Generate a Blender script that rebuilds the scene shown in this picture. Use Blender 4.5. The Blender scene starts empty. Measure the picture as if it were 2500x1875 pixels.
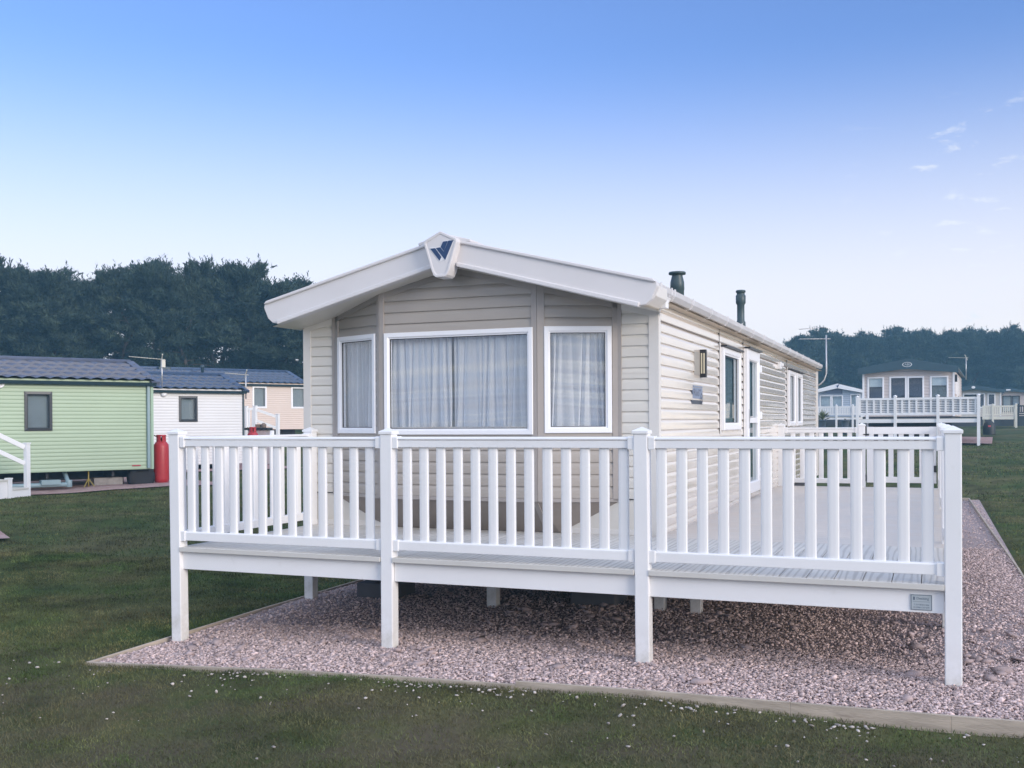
import bpy, math, random
import numpy as np
from mathutils import Matrix, Vector
R = math.radians
rng = np.random.default_rng(7)
random.seed(7)
C = bpy.data.collections.new('holiday_park'); bpy.context.scene.collection.children.link(C)
SC = bpy.context.scene

# ------------------------------------------------------------------ survey
# camera read from the photograph: axes, focal length (in photo pixels), principal point, eye height
CAM_R = (0.9264620, 0.3763434, -0.0058169); CAM_D = (-0.0029295, -0.0082443, -0.9999617); CAM_F = (-0.3763770, 0.9264435, -0.0065356)
FPX, PX, PY, EYE = 2530.06, 1250.0, 1048.61, 1.64
def P(u, v, q):
    """point seen at photo pixel (u, v), q metres along the view axis"""
    a, b = (u-PX)/FPX*q, (v-PY)/FPX*q
    return Vector((a*CAM_R[0]+b*CAM_D[0]+q*CAM_F[0], a*CAM_R[1]+b*CAM_D[1]+q*CAM_F[1], a*CAM_R[2]+b*CAM_D[2]+q*CAM_F[2]+EYE))

# ------------------------------------------------------------------ materials
MATS = {}
def mat(name, col, rough=.5, spec=.5, var=.06, scale=3.0, bump=0.0, bscale=60., metal=0, coat=0, island=0.0, hue=None, stretch=None, dirt=None):
    if name in MATS: return MATS[name]
    m = bpy.data.materials.new(name); m.use_nodes = True; nt = m.node_tree; N = nt.nodes; L = nt.links
    b = N['Principled BSDF']; b.inputs['Roughness'].default_value = rough; b.inputs['Specular IOR Level'].default_value = spec
    b.inputs['Metallic'].default_value = metal; b.inputs['Coat Weight'].default_value = coat; b.inputs['Coat Roughness'].default_value = .07
    tc = N.new('ShaderNodeTexCoord'); mp = N.new('ShaderNodeMapping'); L.new(tc.outputs['Object'], mp.inputs[0])
    if stretch: mp.inputs['Scale'].default_value = stretch
    nz = N.new('ShaderNodeTexNoise'); nz.inputs['Scale'].default_value = scale; nz.inputs['Detail'].default_value = 5; nz.inputs['Roughness'].default_value = .6
    L.new(mp.outputs[0], nz.inputs['Vector'])
    rp = N.new('ShaderNodeMapRange'); rp.inputs[1].default_value = .3; rp.inputs[2].default_value = .7; rp.inputs[3].default_value = 1-var; rp.inputs[4].default_value = 1+var
    L.new(nz.outputs['Fac'], rp.inputs[0])
    mul = N.new('ShaderNodeMix'); mul.data_type = 'RGBA'; mul.blend_type = 'MULTIPLY'; mul.inputs[0].default_value = 1
    mul.inputs[6].default_value = (*col, 1); L.new(rp.outputs[0], mul.inputs[7]); out = mul.outputs[2]
    if hue:                                   # a second colour mixed in by the same noise
        mx = N.new('ShaderNodeMix'); mx.data_type = 'RGBA'; mx.inputs[6].default_value = (*col, 1); mx.inputs[7].default_value = (*hue, 1)
        n2 = N.new('ShaderNodeTexNoise'); n2.inputs['Scale'].default_value = scale*.37; n2.inputs['Detail'].default_value = 6; L.new(mp.outputs[0], n2.inputs['Vector'])
        r2 = N.new('ShaderNodeMapRange'); r2.inputs[1].default_value = .38; r2.inputs[2].default_value = .62; L.new(n2.outputs['Fac'], r2.inputs[0]); L.new(r2.outputs[0], mx.inputs[0])
        L.new(mx.outputs[2], mul.inputs[6])
    if dirt:                                  # sparse spots and scuffs
        n4 = N.new('ShaderNodeTexNoise'); n4.inputs['Scale'].default_value = dirt[1]; n4.inputs['Detail'].default_value = 8; n4.inputs['Roughness'].default_value = .7; L.new(mp.outputs[0], n4.inputs['Vector'])
        r4 = N.new('ShaderNodeMapRange'); r4.inputs[1].default_value = .60; r4.inputs[2].default_value = .78; r4.inputs[4].default_value = dirt[2]; L.new(n4.outputs['Fac'], r4.inputs[0])
        m4 = N.new('ShaderNodeMix'); m4.data_type = 'RGBA'; L.new(r4.outputs[0], m4.inputs[0]); L.new(out, m4.inputs[6]); m4.inputs[7].default_value = (*dirt[0], 1); out = m4.outputs[2]
    if island:
        g = N.new('ShaderNodeNewGeometry'); ri = N.new('ShaderNodeMapRange'); ri.inputs[3].default_value = 1-island; ri.inputs[4].default_value = 1+island
        L.new(g.outputs['Random Per Island'], ri.inputs[0]); m3 = N.new('ShaderNodeMix'); m3.data_type = 'RGBA'; m3.blend_type = 'MULTIPLY'; m3.inputs[0].default_value = 1
        L.new(out, m3.inputs[6]); L.new(ri.outputs[0], m3.inputs[7]); out = m3.outputs[2]
    L.new(out, b.inputs['Base Color'])
    if bump:
        n3 = N.new('ShaderNodeTexNoise'); n3.inputs['Scale'].default_value = bscale; n3.inputs['Detail'].default_value = 4; L.new(mp.outputs[0], n3.inputs['Vector'])
        bp = N.new('ShaderNodeBump'); bp.inputs['Strength'].default_value = bump; bp.inputs['Distance'].default_value = .01; L.new(n3.outputs['Fac'], bp.inputs['Height']); L.new(bp.outputs[0], b.inputs['Normal'])
    MATS[name] = m; return m

def zone(m, axis, a, b, col, amount, nscale):
    nt = m.node_tree; N = nt.nodes; L = nt.links; bs = N['Principled BSDF']; old = bs.inputs['Base Color'].links[0].from_socket
    tc = N.new('ShaderNodeTexCoord'); sp = N.new('ShaderNodeSeparateXYZ'); L.new(tc.outputs['Object'], sp.inputs[0])
    r = N.new('ShaderNodeMapRange'); r.inputs[1].default_value = a; r.inputs[2].default_value = b; L.new(sp.outputs[axis], r.inputs[0])
    nz = N.new('ShaderNodeTexNoise'); nz.inputs['Scale'].default_value = nscale; nz.inputs['Detail'].default_value = 7; nz.inputs['Roughness'].default_value = .65; L.new(tc.outputs['Object'], nz.inputs['Vector'])
    r2 = N.new('ShaderNodeMapRange'); r2.inputs[1].default_value = .36; r2.inputs[2].default_value = .62; r2.inputs[4].default_value = amount; L.new(nz.outputs['Fac'], r2.inputs[0])
    k = N.new('ShaderNodeMath'); k.operation = 'MULTIPLY'; L.new(r.outputs[0], k.inputs[0]); L.new(r2.outputs[0], k.inputs[1])
    x = N.new('ShaderNodeMix'); x.data_type = 'RGBA'; L.new(k.outputs[0], x.inputs[0]); L.new(old, x.inputs[6]); x.inputs[7].default_value = (*col, 1); L.new(x.outputs[2], bs.inputs['Base Color'])
    return m

def glass_mat(name, tint=(.8, .86, .86), ior=1.9, wob=.0):
    if name in MATS: return MATS[name]
    m = bpy.data.materials.new(name); m.use_nodes = True; nt = m.node_tree; N = nt.nodes; L = nt.links; N.clear()
    o = N.new('ShaderNodeOutputMaterial'); t = N.new('ShaderNodeBsdfTransparent'); t.inputs[0].default_value = (*tint, 1)
    g = N.new('ShaderNodeBsdfGlossy'); g.inputs['Roughness'].default_value = .0; f = N.new('ShaderNodeFresnel'); ge = N.new('ShaderNodeNewGeometry'); mr = N.new('ShaderNodeMapRange'); mr.inputs[3].default_value = ior; mr.inputs[4].default_value = 1/ior
    L.new(ge.outputs['Backfacing'], mr.inputs[0]); L.new(mr.outputs[0], f.inputs[0])       # a pane reflects alike from both sides
    if wob:
        tc = N.new('ShaderNodeTexCoord'); nz = N.new('ShaderNodeTexNoise'); nz.inputs['Scale'].default_value = 1.6; L.new(tc.outputs['Object'], nz.inputs['Vector'])
        bp = N.new('ShaderNodeBump'); bp.inputs['Strength'].default_value = wob; bp.inputs['Distance'].default_value = .02; L.new(nz.outputs['Fac'], bp.inputs['Height']); L.new(bp.outputs[0], g.inputs['Normal'])
    x = N.new('ShaderNodeMixShader'); L.new(f.outputs[0], x.inputs[0]); L.new(t.outputs[0], x.inputs[1]); L.new(g.outputs[0], x.inputs[2]); L.new(x.outputs[0], o.inputs[0])
    MATS[name] = m; return m

def sheer_mat(name, col, alpha):
    m = bpy.data.materials.new(name); m.use_nodes = True; nt = m.node_tree; N = nt.nodes; L = nt.links; N.clear()
    o = N.new('ShaderNodeOutputMaterial'); t = N.new('ShaderNodeBsdfTransparent'); d = N.new('ShaderNodeBsdfDiffuse'); d.inputs[0].default_value = (*col, 1)
    tr = N.new('ShaderNodeBsdfTranslucent'); tr.inputs[0].default_value = (*col, 1); a = N.new('ShaderNodeMixShader'); a.inputs[0].default_value = .18
    L.new(d.outputs[0], a.inputs[1]); L.new(tr.outputs[0], a.inputs[2]); x = N.new('ShaderNodeMixShader'); lw = N.new('ShaderNodeLayerWeight'); lw.inputs[0].default_value = .5; am = N.new('ShaderNodeMapRange'); am.inputs[3].default_value = alpha; am.inputs[4].default_value = 1; am.inputs[2].default_value = .75
    L.new(lw.outputs['Facing'], am.inputs[0]); L.new(am.outputs[0], x.inputs[0])            # thin cloth closes up where it turns edge-on
    L.new(t.outputs[0], x.inputs[1]); L.new(a.outputs[0], x.inputs[2]); L.new(x.outputs[0], o.inputs[0]); return m

UPVC   = mat('white_upvc', (.82, .82, .83), .34, .5, .03, 1.4, .04, 25, dirt=((.45, .43, .38), 9, .16))
POSTM  = zone(mat('post_upvc', (.82, .82, .83), .34, .5, .03, 1.4, .04, 25, dirt=((.45, .43, .38), 9, .16)), 2, .28, -.15, (.36, .33, .24), .55, 9)
UPVC2  = mat('window_upvc', (.83, .83, .85), .3, .5, .02)
CREAM  = mat('cream_cladding', (.76, .68, .585), .20, .5, .035, 1.2, .06, 7, coat=1.0, dirt=((.42, .37, .3), 5, .10), stretch=(1, 1, 3))
CREAMF = mat('cream_front_panel', (.665, .63, .57), .34, .5, .03, 1.5, .03, 7)
CTRIM  = mat('cream_trim', (.68, .65, .61), .35, .5, .03)
TAUPE  = mat('taupe_cladding', (.385, .345, .305), .30, .5, .05, 1.5, .05, 8, stretch=(1, 1, 3))
TAUPET = mat('taupe_trim', (.355, .32, .295), .4, .5, .04)
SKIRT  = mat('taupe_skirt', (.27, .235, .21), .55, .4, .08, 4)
FASC   = mat('fascia_plastic', (.70, .675, .675), .4, .5, .03, 2.0, .05, 120)
ROOF   = mat('roof_sheet', (.10, .13, .11), .6, .4, .15, 6)
FLUE   = mat('flue_plastic', (.045, .075, .085), .45, .5, .1)
RUBBER = mat('dark_seal', (.03, .03, .035), .6)
BLACK  = mat('black_plastic', (.02, .022, .026), .4)
INNER  = mat('interior', (.32, .29, .25), .8)
DARKU  = mat('chassis_steel', (.03, .03, .035), .6, .4, .2)
GALV   = mat('galvanised_steel', (.55, .55, .56), .4, .5, .1, metal=.6)
CONC   = mat('concrete', (.33, .31, .29), .9, .2, .2, 8, .3, 40)
GLASS  = glass_mat('window_glass', (.96, .98, .99), 2.4, .018)
GLASSD = glass_mat('side_glass', (.75, .83, .85), 1.75)
SHEER  = sheer_mat('sheer_curtain', (.86, .87, .91), .62)

# ------------------------------------------------------------------ mesh building
WORLD = set()      # things whose parts are given in world coordinates
class MB:
    def __init__(s): s.v = []; s.f = []; s.sm = []
    def add(s, vs, fs, sm=False):
        o = len(s.v); s.v += [tuple(p) for p in vs]; s.f += [tuple(i+o for i in f) for f in fs]; s.sm += [sm]*len(fs); return s
    def box(s, x0, x1, y0, y1, z0, z1):
        return s.add([(x0,y0,z0),(x1,y0,z0),(x1,y1,z0),(x0,y1,z0),(x0,y0,z1),(x1,y0,z1),(x1,y1,z1),(x0,y1,z1)],
                     [(3,2,1,0),(4,5,6,7),(0,1,5,4),(1,2,6,5),(2,3,7,6),(3,0,4,7)])
    def obox(s, M, x0, x1, y0, y1, z0, z1):
        n = len(s.v); s.box(x0,x1,y0,y1,z0,z1)
        for i in range(n, len(s.v)): s.v[i] = tuple(M @ Vector(s.v[i]))
        return s
    def prism(s, poly, a, b, ax='y'):
        """polygon in the two other axes, extruded from a to b"""
        n = len(poly)
        def pt(p, t): return {'y': (p[0], t, p[1]), 'x': (t, p[0], p[1]), 'z': (p[0], p[1], t)}[ax]
        return s.add([pt(p, a) for p in poly]+[pt(p, b) for p in poly], [tuple(range(n))[::-1], tuple(range(n, 2*n))]+[(i, (i+1)%n, n+(i+1)%n, n+i) for i in range(n)])
    def bar(s, p, q, w, h, up=(0,0,1)):
        p, q = Vector(p), Vector(q); d = (q-p).normalized(); x = d.cross(Vector(up)).normalized()*w/2; z = x.cross(d).normalized()*h/2
        vs = [p-x-z, p+x-z, p+x+z, p-x+z, q-x-z, q+x-z, q+x+z, q-x+z]
        return s.add(vs, [(3,2,1,0),(4,5,6,7),(0,1,5,4),(1,2,6,5),(2,3,7,6),(3,0,4,7)])
    def tube(s, pts, r, n=10, cap=True):
        pts = [Vector(p) for p in pts]; vs = []
        rs = r if isinstance(r, (list, tuple)) else [r]*len(pts)
        for i, p in enumerate(pts):
            d = (pts[min(i+1, len(pts)-1)]-pts[max(i-1, 0)]).normalized(); a = d.orthogonal().normalized()
            if abs(d.z) < .99: a = d.cross(Vector((0,0,1))).normalized()
            else: a = Vector((1,0,0))
            b = d.cross(a)
            vs += [p+(a*math.cos(t)+b*math.sin(t))*rs[i] for t in [2*math.pi*k/n for k in range(n)]]
        fs = [(i*n+k, i*n+(k+1)%n, (i+1)*n+(k+1)%n, (i+1)*n+k) for i in range(len(pts)-1) for k in range(n)]
        s.add(vs, fs, True)
        if cap:
            o = len(s.v)-len(vs); s.f += [tuple(o+k for k in range(n))[::-1], tuple(o+(len(pts)-1)*n+k for k in range(n))]; s.sm += [False, False]
        return s
    def lathe(s, prof, c=(0,0,0), n=20):
        vs = []; fs = []
        for r, z in prof: vs += [(c[0]+r*math.cos(2*math.pi*k/n), c[1]+r*math.sin(2*math.pi*k/n), c[2]+z) for k in range(n)]
        for i in range(len(prof)-1): fs += [(i*n+k, i*n+(k+1)%n, (i+1)*n+(k+1)%n, (i+1)*n+k) for k in range(n)]
        s.add(vs, fs, True); o = len(s.v)-len(vs); s.f += [tuple(o+(len(prof)-1)*n+k for k in range(n)), tuple(o+k for k in range(n))[::-1]]; s.sm += [False, False]; return s
    def build(s, name, m, parent=None, bevel=0, loc=None, rot=0):
        me = bpy.data.meshes.new(name); me.from_pydata(s.v, [], s.f); me.polygons.foreach_set('use_smooth', s.sm); me.materials.append(m); me.update()
        o = bpy.data.objects.new(name, me); C.objects.link(o)
        if parent:
            o.parent = parent
            if parent.name in WORLD: o.matrix_parent_inverse = Matrix.Translation(-parent.location)
        if loc is not None: o.location = loc; o.rotation_euler.z = rot
        if bevel:
            b = o.modifiers.new('bevel', 'BEVEL'); b.width = bevel; b.segments = 2; b.limit_method = 'ANGLE'; b.angle_limit = R(35)
        return o

def npmesh(name, V, F, m, smooth=False):
    """fast mesh from arrays: V n x 3, F k x (3 or 4)"""
    me = bpy.data.meshes.new(name); n = F.shape[1]
    me.vertices.add(len(V)); me.vertices.foreach_set('co', np.ascontiguousarray(V, np.float32).ravel())
    me.loops.add(F.size); me.loops.foreach_set('vertex_index', np.ascontiguousarray(F, np.int32).ravel())
    me.polygons.add(len(F)); me.polygons.foreach_set('loop_start', np.arange(0, F.size, n, dtype=np.int32))
    if smooth: me.polygons.foreach_set('use_smooth', np.ones(len(F), bool))
    me.materials.append(m); me.update(calc_edges=True); me.validate(); return me

def link(name, me, parent=None):
    o = bpy.data.objects.new(name, me); C.objects.link(o)
    if parent: o.parent = parent
    return o
def tag(o, label=None, cat=None, group=None, kind=None):
    if label: o['label'] = label
    if cat: o['category'] = cat
    if group: o['group'] = group
    if kind: o['kind'] = kind
    return o
def thing(name, label, cat, loc=(0,0,0), rot=0, group=None):
    o = bpy.data.objects.new(name, None); o.empty_display_size = .2; C.objects.link(o); o.location = loc; o.rotation_euler.z = rot
    return tag(o, label, cat, group)
def copy_tree(o, parent=None):
    c = o.copy(); C.objects.link(c)
    if parent: c.parent = parent
    for ch in o.children: copy_tree(ch, c)
    return c
def text_mesh(s, size):
    """letters as a flat mesh outline, for signs"""
    cu = bpy.data.curves.new('lettering', 'FONT'); cu.body = s; cu.size = size; cu.extrude = .001; cu.align_x = 'CENTER'; cu.align_y = 'CENTER'
    t = bpy.data.objects.new('lettering', cu); SC.collection.objects.link(t)
    dg = bpy.context.evaluated_depsgraph_get(); me = bpy.data.meshes.new_from_object(t.evaluated_get(dg)); bpy.data.objects.remove(t); bpy.data.curves.remove(cu); return me
def add_text(mb, s, size, M, sx=1):
    me = text_mesh(s, size); mb.add([M @ Vector((v.co.x*sx, v.co.y, v.co.z)) for v in me.vertices], [tuple(p.vertices) for p in me.polygons]); bpy.data.meshes.remove(me)

def thing_w(name, label, cat, loc, group=None):
    o = thing(name, label, cat, loc, 0, group); WORLD.add(o.name); return o

# a wall plane: origin, direction along it, outward normal
class Wall:
    def __init__(s, o, u): s.o = Vector((o[0], o[1], 0)); s.u = Vector((u[0], u[1], 0)).normalized(); s.n = Vector((s.u.y, -s.u.x, 0))
    def p(s, a, off, z): q = s.o+s.u*a+s.n*off; return (q.x, q.y, z)
    def M(s, a, off, z):      # local frame: x along, y outward, z up
        M = Matrix.Identity(4); M.col[0] = (*s.u, 0); M.col[1] = (*s.n, 0); M.col[2] = (0,0,1,0); q = s.o+s.u*a+s.n*off; M.col[3] = (q.x, q.y, z, 1); return M
    def quad(s, mb, a0, a1, z0, z1, off0, off1=None):
        off1 = off0 if off1 is None else off1
        mb.add([s.p(a0,off0,z0), s.p(a1,off0,z0), s.p(a1,off1,z1), s.p(a0,off1,z1)], [(0,1,2,3)])
    def box(s, mb, a0, a1, z0, z1, o0, o1): mb.obox(s.M(0,0,0), a0, a1, o0, o1, z0, z1)
SHIP = [(0,.0),(0,.011),(.04,.0135),(.10,.0138),(.45,.0130),(.66,.0115),(.78,.0085),(.88,.0042),(.95,.0012),(1,0)]
ROUND = [(0,.0),(.04,.007),(.14,.0125),(.3,.0145),(.5,.0128),(.68,.009),(.84,.0045),(1,.0)]
ROUND2 = [(t, o*.55) for t, o in ROUND]
def siding(mb, w, a0, a1, z0, z1, pitch=.098, holes=(), prof=SHIP, zt=None, step=None):
    """lapped boards as real profile; holes (a0,a1,z0,z1) left open; zt(a) clips the top"""
    k = 0; z = z0
    while z < z1-1e-4:
        ze = min(z+pitch, z1); zm = (z+ze)/2; spans = [(a0, a1)]
        for h in holes:
            if h[2] < zm < h[3]:
                ns = []
                for s0, s1 in spans:
                    if h[1] <= s0 or h[0] >= s1: ns.append((s0, s1)); continue
                    if h[0] > s0: ns.append((s0, h[0]))
                    if h[1] < s1: ns.append((h[1], s1))
                spans = ns
        if zt:
            ns = []
            for s0, s1 in spans:
                g = [t for t in np.linspace(s0, s1, 60) if zt(t) > zm]
                if len(g) > 1: ns.append((g[0], g[-1]))
            spans = ns
        for s0, s1 in spans:
            vs = []; fs = []
            for t, o in prof: zz = z+t*(ze-z); vs += [w.p(s0, o, zz), w.p(s1, o, zz)]
            for i in range(len(prof)-1): fs.append((2*i, 2*i+1, 2*i+3, 2*i+2))
            mb.add(vs, fs)
        z = ze; k += 1
def ring(mb, w, a0, a1, z0, z1, prof):
    """mitred frame: prof = (inset, outward) swept round a rectangle"""
    vs = []
    for i, o in prof: vs += [w.p(a0+i, o, z0+i), w.p(a1-i, o, z0+i), w.p(a1-i, o, z1-i), w.p(a0+i, o, z1-i)]
    fs = [(4*k+j, 4*k+(j+1)%4, 4*k+4+(j+1)%4, 4*k+4+j) for k in range(len(prof)-1) for j in range(4)]
    mb.add(vs, fs)
FR = [(0,-.02),(0,.03),(.004,.034),(.038,.034),(.05,.022),(.056,.022),(.056,-.03)]
def window(parent, w, a0, a1, z0, z1, m=UPVC2, g=GLASS, prof=FR, inset=.056, seal=True, goff=.008, name='window'):
    mb = MB(); ring(mb, w, a0, a1, z0, z1, prof); o = mb.build(name, m, parent)
    mb = MB(); w.quad(mb, a0+inset-.004, a1-inset+.004, z0+inset-.004, z1-inset+.004, goff); mb.build('pane', g, o)
    if seal:
        mb = MB(); ring(mb, w, a0+inset-.001, a1-inset+.001, z0+inset-.001, z1-inset+.001, [(0,.0),(0,goff+.004),(.007,goff+.004),(.007,.0)]); mb.build('seal', RUBBER, o)
    return o

# ------------------------------------------------------------------ terrain heights
def sst(t): t = np.clip(t, 0, 1); return t*t*(3-2*t)
def pad_h(x, y):
    f = np.interp(x, [-6, -3.84, -1.86, .11, 1.2], [-.172, -.062, -.010, .012, .03]); b = np.interp(x, [-6, -2, .9], [-.118, -.092, -.05])
    t = sst((y-6.6)/2.6); return f*(1-t)+b*t
X0, X1, Y0, Y1 = -5.95, .92, 6.07, 24.2
CP = [(-17.6,20.3,.16),(-18.2,16.9,.10),(-15,14,.0),(-20.3,27.4,.22),(-24.7,37.5,.95),(-27,36.5,.95),(-42,50,1.6),(-20,60,1.6),(-60,40,1.5),(1.6,43,.66),(-2.7,41.5,.66),(2.3,50,.80),(0,47,.76),(4,46,.74),(-3,48,.76),(8,50,.88),(3,37,.50),(0,37,.48),(6,40,.62),(5,57,1.0),(9,60,1.1),(4.6,68.8,1.27),(-5,72,1.3),(1,135,2.6),(-30,130,2.5),(-13,12,-.12),(-9.5,8,-.17),(-7.5,6,-.2),(-7,10,-.15),(-7.5,14,-.08),(0,0,-.07),(0,3.5,-.06),(-2,4.8,-.055),(1,5,-.0),(-4.5,4.5,-.155),(-6.5,4,-.22),(5,3,.05),(3,10,-.03),(2,16,.0),(5,20,.1),(3,30,.3),(-10,25,.05),(-8,18,-.02),(12,43,.7),(40,60,1.4),(0,-20,0),(-15,0,-.1),(15,-5,.1),(20,15,.2),(0,30,.2),(8,100,2.0),(60,130,2.6),(-80,90,2),(0,-60,.3)]
for x in np.linspace(X0, X1, 9): CP += [(x, Y0-.15, float(pad_h(x, Y0))-.002-.045*max(0, min(1, (x+2.2)/2.4))), (x, Y1+.2, float(pad_h(x, Y1))-.02)]
for y in np.linspace(Y0, Y1, 10): CP += [(X0-.2, y, float(pad_h(X0, y))-.02), (X1+.2, y, float(pad_h(X1, y))-.02)]
CPA = np.array(CP)
def lawn_h(x, y):
    x = np.asarray(x, float); y = np.asarray(y, float); sh = np.broadcast(x, y).shape; X = np.broadcast_to(x, sh).ravel(); Y = np.broadcast_to(y, sh).ravel(); out = np.zeros(X.size)
    for i in range(0, X.size, 20000):
        d = ((X[i:i+20000, None]-CPA[:, 0])**2+(Y[i:i+20000, None]-CPA[:, 1])**2+.15)**-1.6; out[i:i+20000] = (d@CPA[:, 2])/d.sum(1)
    ins = sst((np.minimum(np.minimum(X-X0, X1-X), np.minimum(Y-Y0, Y1-Y))+.03)/.12)
    out = out*(1-ins)+(pad_h(X, Y)-.09)*ins
    out += .012*np.sin(X*2.1+np.sin(Y*1.3)*1.7)*np.cos(Y*1.7+X*.6)*(1-ins)
    return out.reshape(sh)
def gz(x, y): return float(lawn_h(np.array([x]), np.array([y]))[0])

# ------------------------------------------------------------------ camera, sky, sun
cam = bpy.data.cameras.new('camera'); co = bpy.data.objects.new('camera', cam); SC.collection.objects.link(co)
m = Matrix((CAM_R, tuple(-c for c in CAM_D), tuple(-c for c in CAM_F))).transposed().to_4x4(); m.translation = (0, 0, EYE); co.matrix_world = m
cam.sensor_width = 36; cam.lens = 36*FPX/2500; cam.shift_y = (PY-937.5)/2500; cam.clip_start = .05; cam.clip_end = 3000
SC.camera = co
SUN_AZ, SUN_EL = 112, 14          # degrees clockwise from +y, and above the horizon
w = bpy.data.worlds.new('World'); SC.world = w; w.use_nodes = True; nt = w.node_tree; N = nt.nodes; L = nt.links; N.clear()
wo = N.new('ShaderNodeOutputWorld'); bg = N.new('ShaderNodeBackground'); sky = N.new('ShaderNodeTexSky'); sky.sky_type = 'NISHITA'; sky.sun_disc = False
sky.sun_elevation = R(SUN_EL); sky.sun_rotation = R(SUN_AZ); sky.air_density = 1.0; sky.dust_density = .6; sky.ozone_density = 2.0; sky.altitude = 0
tc = N.new('ShaderNodeTexCoord'); sep = N.new('ShaderNodeSeparateXYZ'); L.new(tc.outputs['Generated'], sep.inputs[0])
def mth(op, a, b=None, c=None):
    n = N.new('ShaderNodeMath'); n.operation = op
    for i, x in enumerate((a, b, c)):
        if x is None: continue
        if isinstance(x, (int, float)): n.inputs[i].default_value = x
        else: L.new(x, n.inputs[i])
    return n.outputs[0]
def rng_(x, a, b, c=0, d=1):
    n = N.new('ShaderNodeMapRange'); n.interpolation_type = 'SMOOTHSTEP'; L.new(x, n.inputs[0])
    for i, v in enumerate((a, b, c, d)): n.inputs[i+1].default_value = v
    return n.outputs[0]
zz = mth('ADD', mth('MAXIMUM', sep.outputs[2], 0), .10)
cx = mth('DIVIDE', sep.outputs[0], zz); cy_ = mth('DIVIDE', sep.outputs[1], zz); cv = N.new('ShaderNodeCombineXYZ'); L.new(cx, cv.inputs[0]); L.new(cy_, cv.inputs[1])
def cloud(scale, lo, hi, stretch, seed, det=7):
    mp = N.new('ShaderNodeMapping'); mp.inputs['Scale'].default_value = stretch; mp.inputs['Location'].default_value = (seed, seed*.7, 0); L.new(cv.outputs[0], mp.inputs[0])
    nz = N.new('ShaderNodeTexNoise'); nz.inputs['Scale'].default_value = scale; nz.inputs['Detail'].default_value = det; nz.inputs['Roughness'].default_value = .55; nz.inputs['Distortion'].default_value = .4; L.new(mp.outputs[0], nz.inputs['Vector'])
    return rng_(nz.outputs['Fac'], lo, hi)
def mix(f, a, b, bt='MIX'):
    n = N.new('ShaderNodeMix'); n.data_type = 'RGBA'; n.blend_type = bt; n.clamp_factor = True
    if isinstance(f, float): n.inputs[0].default_value = f
    else: L.new(f, n.inputs[0])
    for i, x in ((6, a), (7, b)):
        if isinstance(x, tuple): n.inputs[i].default_value = (*x, 1)
        else: L.new(x, n.inputs[i])
    return n.outputs[2]
K = 5.2
z_ = sep.outputs[2]
s0 = mix(1.0, sky.outputs[0], (.80, .89, 1.30), 'MULTIPLY')
s1 = mix(rng_(z_, .345, .03), s0, (1.17*K, 1.075*K, 1.05*K))              # pale haze towards the horizon
SKYC = mix(mth('MULTIPLY', rng_(z_, .10, .0), rng_(sep.outputs[0], -.25, .2)), s1, (1.70*K, 1.38*K, 1.07*K))
# brightened cloud behind the camera, with unseen cloud added overhead to lift the light
back = mth('MAXIMUM', rng_(mth('MULTIPLY', sep.outputs[1], -1), .10, .45), rng_(z_, .50, .75))
bank = mth('MULTIPLY', mth('ADD', mth('MULTIPLY', cloud(.5, .36, .56, (1, 2.2, 1), 3.1), .35), .62), back)
glow = cloud(1.1, .44, .66, (.6, 3.0, 1), 9.3)
bankc = mix(glow, (.84*K, 1.02*K, 1.42*K), (1.75*K, 1.74*K, 1.74*K))
low = mth('MULTIPLY', mth('MULTIPLY', rng_(z_, .50, .10), cloud(.8, .46, .60, (.35, 2.6, 1), 14.2)), .8)
bankc = mix(low, bankc, (.50*K, .50*K, .74*K))             # darker lavender streaks low behind the camera
c1 = mix(bank, SKYC, bankc)
# a few wisps low over the trees on the right
right = mth('MULTIPLY', rng_(sep.outputs[0], -.12, .06), rng_(sep.outputs[1], .3, .6)); right = mth('MULTIPLY', right, rng_(z_, .29, .235))
wisp = mth('MULTIPLY', mth('MULTIPLY', cloud(8.0, .57, .72, (1, .8, 1), 5.9, 5), right), .75)
c2 = mix(wisp, c1, (1.0*K, 1.02*K, 1.06*K))
L.new(c2, bg.inputs[0]); bg.inputs[1].default_value = .13; L.new(bg.outputs[0], wo.inputs[0])
sun = bpy.data.lights.new('sun', 'SUN'); sun.energy = 2.0; sun.angle = R(26); sun.color = (1, .89, .77); so = bpy.data.objects.new('sun', sun); SC.collection.objects.link(so)
sd = Vector((math.sin(R(SUN_AZ))*math.cos(R(SUN_EL)), math.cos(R(SUN_AZ))*math.cos(R(SUN_EL)), math.sin(R(SUN_EL)))); so.rotation_euler = sd.to_track_quat('Z', 'Y').to_euler()
SC.view_settings.view_transform = 'Standard'; SC.view_settings.look = 'None'; SC.view_settings.exposure = .58; SC.view_settings.gamma = 1
SC.render.engine = 'CYCLES'; SC.cycles.use_denoising = True; SC.cycles.max_bounces = 8; SC.cycles.transparent_max_bounces = 24; SC.cycles.volume_bounces = 1

# evening haze: one closed box of thin air round the whole place
hb = bpy.data.materials.new('haze_air'); hb.use_nodes = True; hn = hb.node_tree; hn.nodes.clear(); ho = hn.nodes.new('ShaderNodeOutputMaterial'); hv = hn.nodes.new('ShaderNodeVolumePrincipled')
hv.inputs['Color'].default_value = (.36, .73, 1, 1); hv.inputs['Density'].default_value = .00155; hv.inputs['Anisotropy'].default_value = .0; hn.links.new(hv.outputs[0], ho.inputs['Volume'])
tag(MB().box(-300, 300, -160, 360, -4, 22).build('haze', hb), 'thin blue evening haze filling the park', 'haze', kind='stuff')

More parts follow.
